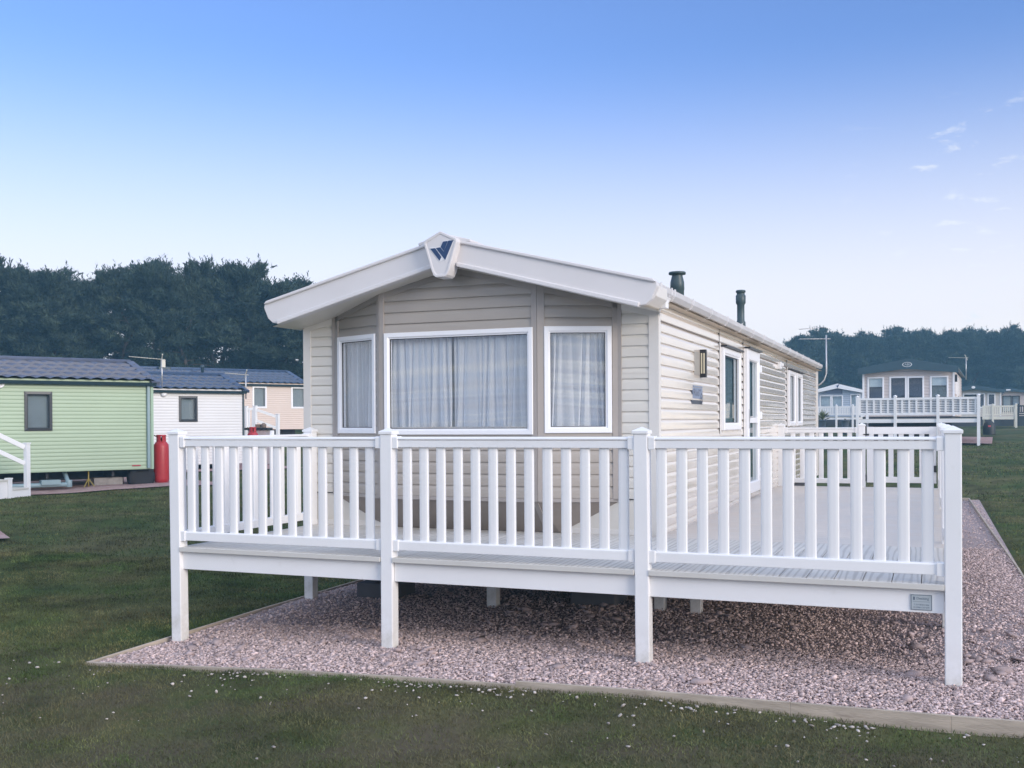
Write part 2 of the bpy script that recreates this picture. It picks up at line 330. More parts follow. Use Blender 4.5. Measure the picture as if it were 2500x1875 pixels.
# ------------------------------------------------------------------ lawn, gravel, stones, grass
gx = np.unique(np.round(np.concatenate([np.arange(-9, 4.01, .2), np.arange(-32, -9, .7), np.arange(4, 14, .6), -9-np.geomspace(.4, 240, 40), 4+np.geomspace(.4, 240, 40)]), 3))
gy = np.unique(np.round(np.concatenate([np.arange(2, 12.01, .2), np.arange(12, 62, .7), 12+np.geomspace(.4, 300, 50), 2-np.geomspace(.4, 110, 26)]), 3))
GX, GY = np.meshgrid(gx, gy); V = np.stack([GX.ravel(), GY.ravel(), lawn_h(GX, GY).ravel()], 1)
nx, ny = len(gx), len(gy); i, j = np.meshgrid(np.arange(nx-1), np.arange(ny-1)); a = (j*nx+i).ravel(); F = np.stack([a, a+1, a+nx+1, a+nx], 1)
TURF = mat('turf', (.046, .072, .021), .95, .1, .45, 1.6, .5, 90, hue=(.100, .094, .040), dirt=((.11, .088, .060), 1.1, .6))
zone(TURF, 1, 6.6, 5.4, (.105, .086, .058), .9, 1.7)
lawn = link('lawn', npmesh('lawn', V, F, TURF, True)); tag(lawn, 'green winter lawn between the caravan pitches', 'lawn', kind='structure')

GRAV = mat('pink_gravel', (.33, .265, .265), .9, .15, .3, 40, .8, 130, hue=(.42, .35, .345))
def bed(name, poly, lab, hfun, m=GRAV, sub=0):
    mb = MB(); mb.add([(x, y, hfun(x, y)) for x, y in poly], [tuple(range(len(poly)))]); o = mb.build(name, m); return tag(o, lab, 'gravel bed', kind='structure')
bx = np.linspace(X0+.01, X1-.01, 40); by = np.unique(np.concatenate([np.linspace(Y0+.01, 11, 40), np.linspace(11, Y1-.01, 20)]))
BX, BY = np.meshgrid(bx, by); V = np.stack([BX.ravel(), BY.ravel(), pad_h(BX, BY).ravel()-.012], 1); n0 = len(bx); i, j = np.meshgrid(np.arange(n0-1), np.arange(len(by)-1)); a = (j*n0+i).ravel()
tag(link('gravel_bed', npmesh('gravel_bed', V, np.stack([a, a+1, a+n0+1, a+n0], 1), GRAV, True)), 'pink gravel bed under the raised white deck', 'gravel bed', kind='structure')

ICO_V, ICO_F = None, None
def ico():
    t = (1+5**.5)/2; v = np.array([(-1,t,0),(1,t,0),(-1,-t,0),(1,-t,0),(0,-1,t),(0,1,t),(0,-1,-t),(0,1,-t),(t,0,-1),(t,0,1),(-t,0,-1),(-t,0,1)])/math.sqrt(1+t*t)
    f = np.array([(0,11,5),(0,5,1),(0,1,7),(0,7,10),(0,10,11),(1,5,9),(5,11,4),(11,10,2),(10,7,6),(7,1,8),(3,9,4),(3,4,2),(3,2,6),(3,6,8),(3,8,9),(4,9,5),(2,4,11),(6,2,10),(8,6,7),(9,8,1)]); return v, f
ICO_V, ICO_F = ico()
def stones(px, py, pz, size, flat=.56):
    n = len(px); jit = rng.uniform(.60, 1.3, (n, 12, 1)); v = ICO_V[None]*jit
    sc = rng.uniform(.65, 1.25, (n, 1, 3)); sc[:, :, 2] *= flat; v = v*sc*size[:, None, None]
    a = rng.uniform(0, 6.28, n); b = rng.normal(0, .35, n); ca, sa, cb, sb = np.cos(a), np.sin(a), np.cos(b), np.sin(b)
    x, y, z = v[..., 0], v[..., 1], v[..., 2]; x, z = x*cb[:, None]-z*sb[:, None], x*sb[:, None]+z*cb[:, None]
    x, y = x*ca[:, None]-y*sa[:, None], x*sa[:, None]+y*ca[:, None]
    V = np.stack([x+px[:, None], y+py[:, None], z+pz[:, None]], -1).reshape(-1, 3); F = (ICO_F[None]+(np.arange(n)*12)[:, None, None]).reshape(-1, 3); return V, F
def scatter(n, x0, x1, y0, y1): return rng.uniform(x0, x1, n), rng.uniform(y0, y1, n)
parts = [scatter(66000, X0+.05, X1-.04, Y0+.03, 7.7), scatter(24000, X0+.05, X1-.04, 7.7, 10.2), scatter(9000, .1, X1-.04, 10.2, 15), scatter(2500, .1, X1-.04, 15, 24)]
sx = np.concatenate([p[0] for p in parts]); sy = np.concatenate([p[1] for p in parts]); ss = rng.gamma(6, .00145, len(sx)).clip(.005, .022)
STONE = mat('gravel_stone', (.58, .455, .43), .85, .2, .14, 55, .35, 160, island=.42)
V, F = stones(sx, sy, pad_h(sx, sy)-.008+rng.uniform(0, .016, len(sx)), ss)
tag(link('gravel', npmesh('gravel', V, F, STONE)), 'loose pink and grey gravel under and around the deck', 'gravel', kind='stuff')
bsx = np.concatenate([rng.uniform(-5.75, -3.5, 34), rng.uniform(-3.6, .8, 60), rng.uniform(.2, .85, 18)]); bsy = np.concatenate([rng.uniform(6.3, 7.6, 34), rng.uniform(6.3, 9.6, 60), rng.uniform(6.8, 8.6, 18)])
V, F = stones(bsx, bsy, pad_h(bsx, bsy)+.012, rng.uniform(.03, .062, len(bsx)), .42)
tag(link('rubble', npmesh('rubble', V, F, mat('rubble_stone', (.40, .315, .305), .9, .15, .2, 22, .5, 60, island=.2))), 'larger flat stones lying among the fine gravel', 'stones', kind='stuff')
# stones kicked out on the grass in front of the bed
n = 300; tx = rng.uniform(-6.6, 1.2, n); ty = Y0-.08-np.abs(rng.normal(0, .42, n)); far = rng.random(n) < .2; ty[far] = rng.uniform(4.4, 5.9, far.sum())
cl = rng.random(n) < .45; cxs = np.array([-4.35, -3.05, -2.5, -1.4, -.5]); k = rng.integers(0, 5, n); tx[cl] = cxs[k[cl]]+rng.normal(0, .16, cl.sum()); ty[cl] = Y0-.12-np.abs(rng.normal(0, .1, cl.sum()))
V, F = stones(tx, ty, lawn_h(tx, ty)+.016, rng.gamma(5, .0017, n).clip(.004, .014))
tag(link('stray_stones', npmesh('stray_stones', V, F, mat('pale_stone', (.42, .38, .355), .8, .2, .1, 30, island=.4))), 'pale stray stones scattered on the grass before the timber edging', 'stones', kind='stuff')

def blades(px, py, h, wd, lean=1.0):
    n = len(px); z = lawn_h(px, py)-.004; a = rng.uniform(0, 6.28, n); t = rng.uniform(0, 6.28, n); ln = np.abs(rng.normal(0, lean, n))*h
    dx, dy = np.cos(a)*wd/2, np.sin(a)*wd/2; lx, ly = np.cos(t)*ln, np.sin(t)*ln
    V = np.stack([np.stack([px-dx, py-dy, z], 1), np.stack([px+dx, py+dy, z], 1), np.stack([px+dx*.7+lx*.4, py+dy*.7+ly*.4, z+h*.6], 1), np.stack([px-dx*.7+lx*.4, py-dy*.7+ly*.4, z+h*.6], 1), np.stack([px+lx, py+ly, z+h*.92], 1)], 1)
    b = (np.arange(n)*5)[:, None]; F = np.concatenate([b+np.array([0, 1, 2]), b+np.array([0, 2, 3]), b+np.array([3, 2, 4])]); return V.reshape(-1, 3), F
def inside(x, y): return (x > X0-.03) & (x < X1+.03) & (y > Y0-.02) & (y < Y1)
def turf(n, x0, x1, y0, y1, h, wd):
    x, y = scatter(n, x0, x1, y0, y1); cp = np.sin(x*1.9+y*.7)*np.sin(y*2.3-x*1.1)+rng.normal(0, .5, n); k = ~inside(x, y) & (cp > -.85)
    # keep what the camera's wedge can see, with a margin to each side
    u = x*CAM_R[0]+y*CAM_R[1]; q = x*CAM_F[0]+y*CAM_F[1]; k &= (q > 3.5) & (np.abs(u) < q*.62+1.2); x, y = x[k], y[k]
    return x, y, rng.uniform(.6, 1.3, len(x))*h, np.full(len(x), wd)
G = [turf(260000, -9, 4, 3.4, 6.1, .021, .0042), turf(130000, -12, -5.9, 5.5, 11, .024, .0055), turf(70000, -19, -5.9, 10, 20, .035, .010), turf(36000, .9, 6, 6, 26, .035, .009), turf(26000, -2, 12, 24, 46, .05, .02)]
V, F = blades(*[np.concatenate([g[i] for g in G]) for i in range(4)])
GRASS = mat('grass_blade', (.070, .110, .030), .8, .2, .65, 2.6, hue=(.140, .128, .056), island=.6)
zone(GRASS, 1, 6.6, 5.4, (.135, .120, .076), .8, 2.3)
tag(link('grass', npmesh('grass', V, F, GRASS)), 'short rough grass blades of the lawn', 'grass', kind='stuff')

TIMB = mat('edging_timber', (.44, .375, .31), .85, .2, .2, 4, .3, 30, stretch=(1, 1, 6), dirt=((.13, .10, .08), 2.2, .75))
def edging(name, pts, lab, proud=.03, th=.022):
    mb = MB(); n = len(pts)
    for k in range(n-1):
        p, q = Vector(pts[k]), Vector(pts[k+1]); d = (q-p); d.normalize(); s = Vector((-d.y, d.x, 0))*th/2
        vs = [p-s, q-s, q+s, p+s]; mb.add([(v.x, v.y, v.z-.14) for v in vs]+[(v.x, v.y, v.z+proud) for v in vs], [(3,2,1,0),(4,5,6,7),(0,1,5,4),(1,2,6,5),(2,3,7,6),(3,0,4,7)])
    tag(mb.build(name, TIMB, bevel=.003), lab, 'edging', 'timber boards edging the gravel bed')
def edge_pts(x0, y0, x1, y1, n): return [(x0+(x1-x0)*t, y0+(y1-y0)*t, float(pad_h(np.clip(x0+(x1-x0)*t, X0, X1), y0+(y1-y0)*t))-.0) for t in np.linspace(0, 1, n)]
f0 = edge_pts(X0-.02, Y0, -2.45, Y0, 5); edging('timber_edging', f0, 'low timber board edging the front of the gravel, half sunk beside the left corner', .012)
f1 = edge_pts(-2.45, Y0, X1+.01, Y0, 5); edging('timber_edging', [(x, y, z+.012) for x, y, z in f1], 'long timber board standing proud along the gravel front below the right deck post', .022)
edging('timber_edging', edge_pts(X0, Y0, X0, 15, 5), 'timber board along the left side of the gravel bed', .014)
edging('timber_edging', edge_pts(X1, Y0, X1-.03, 13, 4)+[(.80, 18, -.04), (.70, 23.9, -.02)], 'weathered timber board along the right side of the gravel bed', .014)
edging('timber_edging', [(.70, 23.95, -.02), (-2.0, 24.05, -.05)], 'short timber board closing the far end of the gravel bed', .014)
# ------------------------------------------------------------------ the raised deck
def deck_mat(name, ax, wet=False):
    m = bpy.data.materials.new(name); m.use_nodes = True; nt = m.node_tree; N = nt.nodes; L = nt.links; b = N['Principled BSDF']
    tc = N.new('ShaderNodeTexCoord'); mp = N.new('ShaderNodeMapping'); L.new(tc.outputs['Object'], mp.inputs[0]); g = N.new('ShaderNodeNewGeometry')
    mp.inputs['Scale'].default_value = (1, .11, 1) if ax == 'y' else (.11, 1, 1)
    of = N.new('ShaderNodeMath'); of.operation = 'MULTIPLY'; of.inputs[1].default_value = 40; L.new(g.outputs['Random Per Island'], of.inputs[0]); av = N.new('ShaderNodeVectorMath'); L.new(mp.outputs[0], av.inputs[0]); L.new(of.outputs[0], av.inputs[1])
    w = N.new('ShaderNodeTexWave'); w.wave_type = 'BANDS'; w.bands_direction = 'X' if ax == 'y' else 'Y'; w.inputs['Scale'].default_value = 7; w.inputs['Distortion'].default_value = 8; w.inputs['Detail'].default_value = 2.5; w.inputs['Detail Scale'].default_value = .9; L.new(av.outputs[0], w.inputs['Vector'])
    r = N.new('ShaderNodeMapRange'); r.inputs[1].default_value = .05; r.inputs[2].default_value = .42; L.new(w.outputs['Fac'], r.inputs[0])
    x = N.new('ShaderNodeMix'); x.data_type = 'RGBA'; x.inputs[6].default_value = (.53, .50, .455, 1) if not wet else (.64, .575, .51, 1); x.inputs[7].default_value = (.70, .67, .62, 1) if not wet else (.68, .615, .55, 1); L.new(r.outputs[0], x.inputs[0])
    n2 = N.new('ShaderNodeTexNoise'); n2.inputs['Scale'].default_value = 2.2; n2.inputs['Detail'].default_value = 5; L.new(tc.outputs['Object'], n2.inputs['Vector']); r2 = N.new('ShaderNodeMapRange'); r2.inputs[1].default_value = .3; r2.inputs[2].default_value = .7; r2.inputs[3].default_value = .86; r2.inputs[4].default_value = 1.06; L.new(n2.outputs['Fac'], r2.inputs[0])
    y = N.new('ShaderNodeMix'); y.data_type = 'RGBA'; y.blend_type = 'MULTIPLY'; y.inputs[0].default_value = 1; L.new(x.outputs[2], y.inputs[6]); L.new(r2.outputs[0], y.inputs[7])
    L.new(y.outputs[2], b.inputs['Base Color']); r3 = N.new('ShaderNodeMapRange'); r3.inputs[1].default_value = .42; r3.inputs[2].default_value = .6; r3.inputs[3].default_value = .38 if not wet else .30; r3.inputs[4].default_value = .6 if not wet else .5; L.new(n2.outputs['Fac'], r3.inputs[0]); L.new(r3.outputs[0], b.inputs['Roughness'])
    bp = N.new('ShaderNodeBump'); bp.inputs['Strength'].default_value = .3 if not wet else .03; bp.inputs['Distance'].default_value = .003; L.new(w.outputs['Fac'], bp.inputs['Height']); L.new(bp.outputs[0], b.inputs['Normal']); return m
DKY, DKX = deck_mat('deck_board_grain', 'y'), deck_mat('deck_board_grain_cross', 'x', True)
ZD, XL, XR, YF, YH, YG = .626, -5.83, .113, 6.95, 8.993, 16.65      # deck level, post centre lines, front post line, house front, gate line
deck = thing_w('raised_deck', 'raised white plastic deck with picket railings round the front and side of the cream caravan', 'deck', (-2.9, 6.95, -.05))
mb = MB(); x = XL+.02
while x < XR-.02:
    x1 = min(x+.169, XR+.01); y1 = 8.9 if x1 > -2.3 else YH-.012; mb.box(x, x1, 6.905, y1, ZD-.028, ZD); x += .174
mb.build('deck_boards', DKY, deck, .002)
mb = MB(); y = 8.905
while y < YG+.03: mb.box(-2.245, XR+.01, y, y+.169, ZD-.028, ZD); y += .174
mb.build('deck_boards', DKX, deck, .002)
NOSE = mat('deck_edge_trim', (.60, .585, .55), .5, .5, .04)
POSTX = [(XL-.0, -.20), (-3.837, -.10), (-1.855, -.05), (XR, -.04)]
mb = MB(); 
for k in range(3): mb.box(POSTX[k][0]+.052, POSTX[k+1][0]-.052, 6.892, 6.904, ZD-.036, ZD+.001)
mb.build('edge_trim', NOSE, deck, .003)
for k in range(3):
    mb = MB(); mb.box(POSTX[k][0]+.052, POSTX[k+1][0]-.052, 6.935, 6.96, .442, ZD-.038); mb.build('fascia_board', UPVC, deck, .003)
mb = MB(); mb.box(XL-.012, XL+.012, 7.0, 8.86, .442, ZD-.03); mb.build('fascia_board', UPVC, deck, .003)
mb = MB(); mb.box(XR-.012, XR+.012, 7.0, YG-.05, .442, ZD-.03); mb.build('fascia_board', UPVC, deck, .003)
mb = MB(); mb.box(-2.24, XR-.02, YG+.06, YG+.085, .442, ZD-.03); mb.build('fascia_board', UPVC, deck, .003)
mb = MB()
for y in np.arange(7.35, 16.5, .45): mb.box(XL+.03 if y < 8.9 else -2.2, XR-.03, y, y+.045, .45, ZD-.03)
mb.build('joists', mat('deck_joist', (.10, .085, .07), .8), deck)
PCAP = MB(); PCAP.add([(-.058,-.058,0),(.058,-.058,0),(.058,.058,0),(-.058,.058,0),(-.058,-.058,.022),(.058,-.058,.022),(.058,.058,.022),(-.058,.058,.022),(0,0,.05)], [(3,2,1,0),(0,1,5,4),(1,2,6,5),(2,3,7,6),(3,0,4,7),(4,5,8),(5,6,8),(6,7,8),(7,4,8)])
cap_me = None
def post(x, y, z0, z1=1.562, cap=True, name='post', m=POSTM, h=.05, lean=(0, 0)):
    global cap_me
    mb = MB(); mb.box(-h, h, -h, h, z0, z1)
    for i, v in enumerate(mb.v): mb.v[i] = (v[0]+lean[0]*(v[2]-1), v[1]+lean[1]*(v[2]-1), v[2])
    o = mb.build(name, m, deck, .007); o.location = (x, y, 0)
    if cap:
        if cap_me is None: c = PCAP.build('cap', UPVC, o, .003); cap_me = c.data; c.name = 'cap'
        else: c = link('cap', cap_me, o); b = c.modifiers.new('bevel', 'BEVEL'); b.width = .003; b.segments = 2
        c.location = (lean[0]*(z1-1), 0, z1-.004)
    return o
post(XL, YF, -.21, lean=(-.010, 0)); post(POSTX[1][0], YF, -.11); post(POSTX[2][0], YF, -.06, lean=(-.006, 0)); post(XR, YF, -.04)
post(XL, 8.93, -.18); post(XR, 9.23, -.10); post(XR, 12.9, -.10); post(XR, YG, -.10)
post(-2.205, YG, -.1); post(-1.005, YG, -.1)
for x, y in ((-3.9, 9.1), (-2.35, 9.42), (-2.0, 9.36), (-1.0, 12.9)): post(x, y, -.16, .6, False, 'support_post')
BAL = {}
def railing(p, q, n, g0=None, name='railing', fr=1.459, tr=1.538, br0=.682, br1=.755):
    """top rail with brackets as the part's mesh; bottom rail and each picket its children. p, q: post faces"""
    p, q = Vector((*p, 0)), Vector((*q, 0)); d = q-p; Lg = d.length; d.normalize(); ang = math.atan2(d.y, d.x); M = Matrix.Translation(p) @ Matrix.Rotation(ang, 4, 'Z')
    def prof(mb, a0, a1, sec): 
        k = len(mb.v); mb.prism(sec, a0, a1, 'x')
        for i in range(k, len(mb.v)): mb.v[i] = tuple(M @ Vector(mb.v[i]))
    w = .030; mb = MB()
    prof(mb, .0, Lg, [(-w, fr), (w, fr), (w, fr+.052), (w-.006, fr+.055), (-w+.006, fr+.055), (-w, fr+.052)])
    prof(mb, .0, Lg, [(-w-.008, fr+.058), (w+.008, fr+.058), (w+.008, fr+.068), (w-.004, tr), (-w+.004, tr), (-w-.008, fr+.068)])
    for a in (0, Lg-.045): prof(mb, a, a+.045, [(-w-.013, fr-.008), (w+.013, fr-.008), (w+.013, tr-.004), (w+.006, tr+.004), (-w-.006, tr+.004), (-w-.013, tr-.004)])
    o = mb.build(name, UPVC, deck, .0035)
    mb = MB(); prof(mb, .0, Lg, [(-w, br0), (w, br0), (w, br1-.008), (w-.008, br1), (-w+.008, br1), (-w, br1-.008)])
    for a in (0, Lg-.045): prof(mb, a, a+.045, [(-w-.009, br0-.007), (w+.009, br0-.007), (w+.009, br1+.004), (-w-.009, br1+.004)])
    mb.build('bottom_rail', UPVC, o, .0035)
    me = None; pitch = .1408; g = (Lg-(n-1)*pitch)/2 if g0 is None else g0
    for k in range(n):
        a = g+k*pitch
        if me is None:
            mb = MB(); mb.prism([(-.036, .013), (-.036, -.006), (-.030, -.012), (-.014, -.0145), (.014, -.0145), (.030, -.012), (.036, -.006), (.036, .013)], br1-.01, fr+.01, 'z'); b = mb.build('baluster', UPVC, o, .002); me = b.data
        else: b = link('baluster', me, o); bb = b.modifiers.new('bevel', 'BEVEL'); bb.width = .002; bb.segments = 2; bb.limit_method = 'ANGLE'; bb.angle_limit = R(35)
        t = M @ Vector((a, 0, 0)); b.location = (t.x, t.y, 0); b.rotation_euler.z = ang+rng.normal(0, .006)
    return o
railing((XL+.05, YF), (POSTX[1][0]-.05, YF), 13, .087)
railing((POSTX[1][0]+.05, YF), (POSTX[2][0]-.05, YF), 13, .108)
railing((POSTX[2][0]+.05, YF), (XR-.05, YF), 13, .083)
railing((XL, YF+.05), (XL, 8.88), 12)
railing((XR, YF+.05), (XR, 9.18), 15); railing((XR, 9.28), (XR, 12.85), 24); railing((XR, 12.95), (XR, YG-.05), 25)
railing((-2.155, YG), (-1.055, YG), 7)
# gate at the far end of the deck
mb = MB(); zb, zt = .70, 1.545
for a, b in ((-.935, -.835), (-.055, .045)): mb.box(a, b, YG-.022, YG+.022, zb, zt)
mb.box(-.835, -.055, YG-.021, YG+.021, zt-.11, zt-.002); mb.box(-.835, -.055, YG-.021, YG+.021, zb+.002, zb+.09)
gate = mb.build('gate', UPVC, deck, .004)
for k in range(5):
    mb = MB(); a = -.735+k*.145; mb.box(a-.036, a+.036, YG-.012, YG+.012, zb+.085, zt-.10); mb.build('baluster', UPVC, gate, .003)
mb = MB(); mb.box(-.955, -.935, YG-.03, YG-.022, 1.43, 1.6); mb.box(-.985, -.90, YG-.05, YG-.022, 1.415, 1.44); mb.box(-.955, -.935, YG-.03, YG-.022, .72, .82); mb.build('hinge', BLACK, gate, .002)
mb = MB(); mb.prism([(-.045, .88), (.045, .865), (.045, .965), (-.02, .965), (-.045, .945)], YG-.06, YG-.022); mb.build('latch', BLACK, gate, .004)
# maker's plate on the front board
PLT = mat('plate_grey', (.42, .47, .50), .35, .5, .04); INK = mat('plate_ink', (.10, .13, .17), .5)
mb = MB(); mb.box(-.133, -.008, 6.929, 6.9355, .457, .555); pl = mb.build('maker_plate', PLT, deck, .001)
mb = MB(); ring(mb, Wall((0, 6.929), (1, 0)), -.131, -.010, .459, .553, [(0, .0003), (0, .001), (.003, .001), (.003, .0003)]); Wd = Wall((0, 6.929), (1, 0))
def flat_text(mb, wl, a, z, s, size, sx=1, off=.0006):
    me = text_mesh(s, size); vs = [wl.p(a+v.co.x*sx, off+v.co.z*.2, z+v.co.y) for v in me.vertices]; mb.add(vs, [tuple(p.vertices) for p in me.polygons]); bpy.data.meshes.remove(me)
flat_text(mb, Wd, -.063, .530, 'Decking', .022); Wd.quad(mb, -.118, -.108, .520, .540, .001); Wd.quad(mb, -.120, -.022, .510, .5115, .001)
flat_text(mb, Wd, -.070, .491, 'T: 01728 814 856', .0125); flat_text(mb, Wd, -.070, .474, 'M: 07862 327 679', .0125); mb.build('lettering', INK, pl)

# ------------------------------------------------------------------ the cream caravan
XC, HW = -4.088, 1.828; YB, YO, YE = YH-.28, YH-.52, 22.68
XA, XB = XC-HW, XC+HW
van = thing_w('static_caravan', 'long cream static caravan with taupe bay front and pitched white fascia behind the deck', 'caravan', (XC, YH, .1))
def sof(x): return 3.075-.252*abs(x-XC)          # underside of the roof overhang
def rtop(x): return 3.31-.253*abs(x-XC)
WF = Wall((0, YH), (1, 0)); WR = Wall((XB, YH), (0, 1)); WLt = Wall((XA, YE), (0, -1)); WBk = Wall((XB, YE), (-1, 0)); LEN = YE-YH
hs = HW-.36
# front flat panels beside the bay
for s in (-1, 1):
    a0, a1 = (XA+.06, XC-1.468) if s < 0 else (XC+1.468, XB-.06)
    mb = MB(); siding(mb, WF, a0, a1, .95, 2.9, .098, zt=lambda a: sof(a)+.05); WF.quad(mb, min(a0, XC+s*.88), max(a1, XC+s*.88), ZD, .95, .006); WF.box(mb, a0, a1, 2.075, 2.081, 0, .016)
    mb.build('front_panel', CREAMF, van)
# corner posts, base boards
def trim(boxes, m=CTRIM, name='trim', bev=.003):
    mb = MB()
    for w_, b in boxes: w_.box(mb, *b)
    return mb.build(name, m, van, bev)
trim([(WF, (XB-.075, XB+.019, .6, 2.64, 0, .019))], name='corner_trim'); trim([(WR, (-.0185, .055, .6, 2.66, 0, .0185))], name='corner_trim'); trim([(WF, (XA-.019, XA+.07, .6, 2.64, 0, .019))], name='corner_trim')
trim([(WR, (LEN-.32, LEN, .5, 2.72, 0, .02))], name='corner_trim')
trim([(WF, (XA+.07, XC-1.44, .944, .952, 0, .015)), (WF, (XC+1.44, XB-.075, .944, .952, 0, .015))], RUBBER, 'seam', 0)
for b_ in ((XA+.05, XC-.9), (XC+.92, XB-.06)): trim([(WF, (*b_, ZD, ZD+.05, 0, .016))], CTRIM, 'base_strip')
# bay: centre and two canted sides
pl_, pr_ = (XC-.80, YB), (XC+.80, YB); ol, orr = (XC-1.47, YH), (XC+1.47, YH)
WBc = Wall((0, YB), (1, 0)); WBl = Wall(ol, (pl_[0]-ol[0], pl_[1]-ol[1])); WBr = Wall(pr_, (orr[0]-pr_[0], orr[1]-pr_[1])); SL = .726
mw = (-4.840, -3.325, 1.532, 2.497); sw = (.058, .664, 1.544, 2.502)
mb = MB(); siding(mb, WBc, XC-.79, XC+.79, .955, 3.1, .1085, [(mw[0]+.02, mw[1]-.02, mw[2]+.03, mw[3]-.03)], zt=lambda a: sof(a)+.04); mb.build('bay_panel', TAUPE, van)
mb = MB(); siding(mb, WBr, .0, SL, .955, 3.0, .1085, [(sw[0]+.02, sw[1]-.02, sw[2]+.03, sw[3]-.03)], zt=lambda a: sof(XC+.8+a*.92)+.04); mb.build('bay_panel', TAUPE, van)
mb = MB(); siding(mb, WBl, .0, SL, .955, 3.0, .1085, [(SL-sw[1]+.02, SL-sw[0]-.02, sw[2]+.03, sw[3]-.03)], zt=lambda a: sof(XC-1.47+a*.92)+.04); mb.build('bay_panel', TAUPE, van)
trim([(WBc, (XC+.745, XC+.80, .93, 2.9, 0, .024)), (WBr, (-.006, .062, .93, 2.9, 0, .024))], TAUPET, 'bay_post'); trim([(WBc, (XC-.80, XC-.757, .93, 2.9, 0, .024)), (WBl, (SL-.04, SL+.006, .93, 2.9, 0, .024))], TAUPET, 'bay_post')
trim([(WBr, (.67, SL, .93, 2.73, 0, .02)), (WF, (XC+1.462, XC+1.505, .93, 2.72, 0, .022))], TAUPET, 'bay_post'); trim([(WBl, (0, .06, .93, 2.73, 0, .02)), (WF, (XC-1.505, XC-1.462, .93, 2.72, 0, .022))], TAUPET, 'bay_post')
trim([(WBc, (XC-.80, XC+.80, .922, .954, 0, .02)), (WBr, (0, SL, .922, .954, 0, .02)), (WBl, (0, SL, .922, .954, 0, .02))], TAUPET, 'bay_base')
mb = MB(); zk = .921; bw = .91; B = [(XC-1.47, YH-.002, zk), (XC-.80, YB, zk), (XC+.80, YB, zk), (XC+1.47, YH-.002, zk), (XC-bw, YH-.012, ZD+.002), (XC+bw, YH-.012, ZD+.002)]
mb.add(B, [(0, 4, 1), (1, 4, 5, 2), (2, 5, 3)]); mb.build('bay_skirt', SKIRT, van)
mb = MB(); mb.bar(WBc.p(XC+.775, .004, .92), (XC+.80, YH-.02, ZD+.01), .05, .012); mb.build('skirt_strip', TAUPET, van)
# strip along the top of the front under the soffit
for s in (-1, 1):
    mb = MB(); M0 = lambda x, y, z: (x, y, z)
    def slope_strip(mb, x0, y0, x1, y1, h=.05, o=.02):
        d = Vector((x1-x0, y1-y0, 0)).normalized(); n = Vector((d.y, -d.x, 0)); n = n if n.y < 0 else -n
        q = [Vector((x0, y0, sof(x0)+.01)), Vector((x1, y1, sof(x1)+.01))]; vs = []
        for p in q:
            for dz in (0, -h-.01):
                for off in (0, o): vs.append(tuple(p+n*off+Vector((0, 0, dz))))
        mb.add(vs, [(1,3,7,5),(3,2,6,7),(0,1,5,4),(2,0,4,6),(0,2,3,1),(4,5,7,6)])
    slope_strip(mb, XC, YB, XC+s*.80, YB); slope_strip(mb, XC+s*.80, YB, XC+s*1.47, YH); mb.build('head_strip', TAUPET, van)
    mb = MB(); slope_strip(mb, XC+s*1.47, YH, XC+s*(HW+.01), YH); mb.build('head_strip', CTRIM, van)
# front windows
wc = window(van, WBc, *mw); wr = window(van, WBr, *sw); wl = window(van, WBl, SL-sw[1], SL-sw[0], sw[2], sw[3])
# side wall with window, door and a pair of casements
S = lambda y: y-YH
w1 = (S(11.90), S(13.05), 1.54, 2.495); dr = (S(13.50), S(14.52), .70, 2.58); w2 = (S(17.78), S(18.62), 1.555, 2.495); w3 = (S(18.84), S(19.62), 1.555, 2.495)
sh = lambda h: (h[0]+.02, h[1]-.02, h[2]+.03, h[3]-.03)
mb = MB(); siding(mb, WR, .05, LEN-.3, .585, 2.54, .098, [sh(w1), sh(dr), sh(w2), sh(w3)]); siding(mb, WR, .05, LEN-.3, 2.547, 2.75, .098, [sh(dr)]); mb.build('side_wall', CREAM, van)
mb = MB(); siding(mb, WLt, 0, LEN, .585, 2.75, .098); siding(mb, WBk, 0, 2*HW, .585, 2.9, .098, zt=lambda a: sof(XB-a)+.1); mb.build('side_wall', CREAM, van)
trim([(WR, (.05, LEN-.3, 2.539, 2.548, 0, .012))], mat('seam_line', (.22, .19, .17), .6), 'seam', 0)
for b_ in [(WR, (h[0]-.10, h[0]-.015, h[2]-.04 if h is not dr else .62, 2.54, 0, .016)) for h in (w1, dr, w2)]: trim([b_], CTRIM, 'window_strip')
for b_ in [(WR, (w1[0]-.108, w1[0]-.102, 1.5, 2.72, 0, .017)), (WR, (dr[0]-.108, dr[0]-.102, .62, 2.72, 0, .017)), (WR, (w2[0]-.108, w2[0]-.102, 1.5, 2.66, 0, .017))]: trim([b_], RUBBER, 'seam', 0)
trim([(WR, (.05, LEN, .56, .60, 0, .018))], CTRIM, 'base_strip')
PANETONE = mat('pane_sky_tone', (.20, .25, .27), .7, var=.25, scale=2, stretch=(1, 5, .4))  # blue-grey sheet behind the side glass, coloured to stand for reflected sky
FD = [(0,-.02),(0,.045),(.012,.05),(.06,.05),(.075,.036),(.085,.036),(.085,-.03)]
for h in (w1, w2, w3):
    o = window(van, WR, *h, g=GLASSD, prof=FD, inset=.085)
    mb = MB(); WR.quad(mb, h[0]+.03, h[1]-.03, h[2]+.03, h[3]-.03, -.05); mb.build('blind', PANETONE, o)  # added sheet that gives the pane its reflected sky tone
    mb = MB(); WR.box(mb, h[0]-.01, h[1]+.01, h[3]+.002, h[3]+.022, 0, .085); mb.build('drip_cap', RUBBER if h is not w1 else BLACK, o, .002)
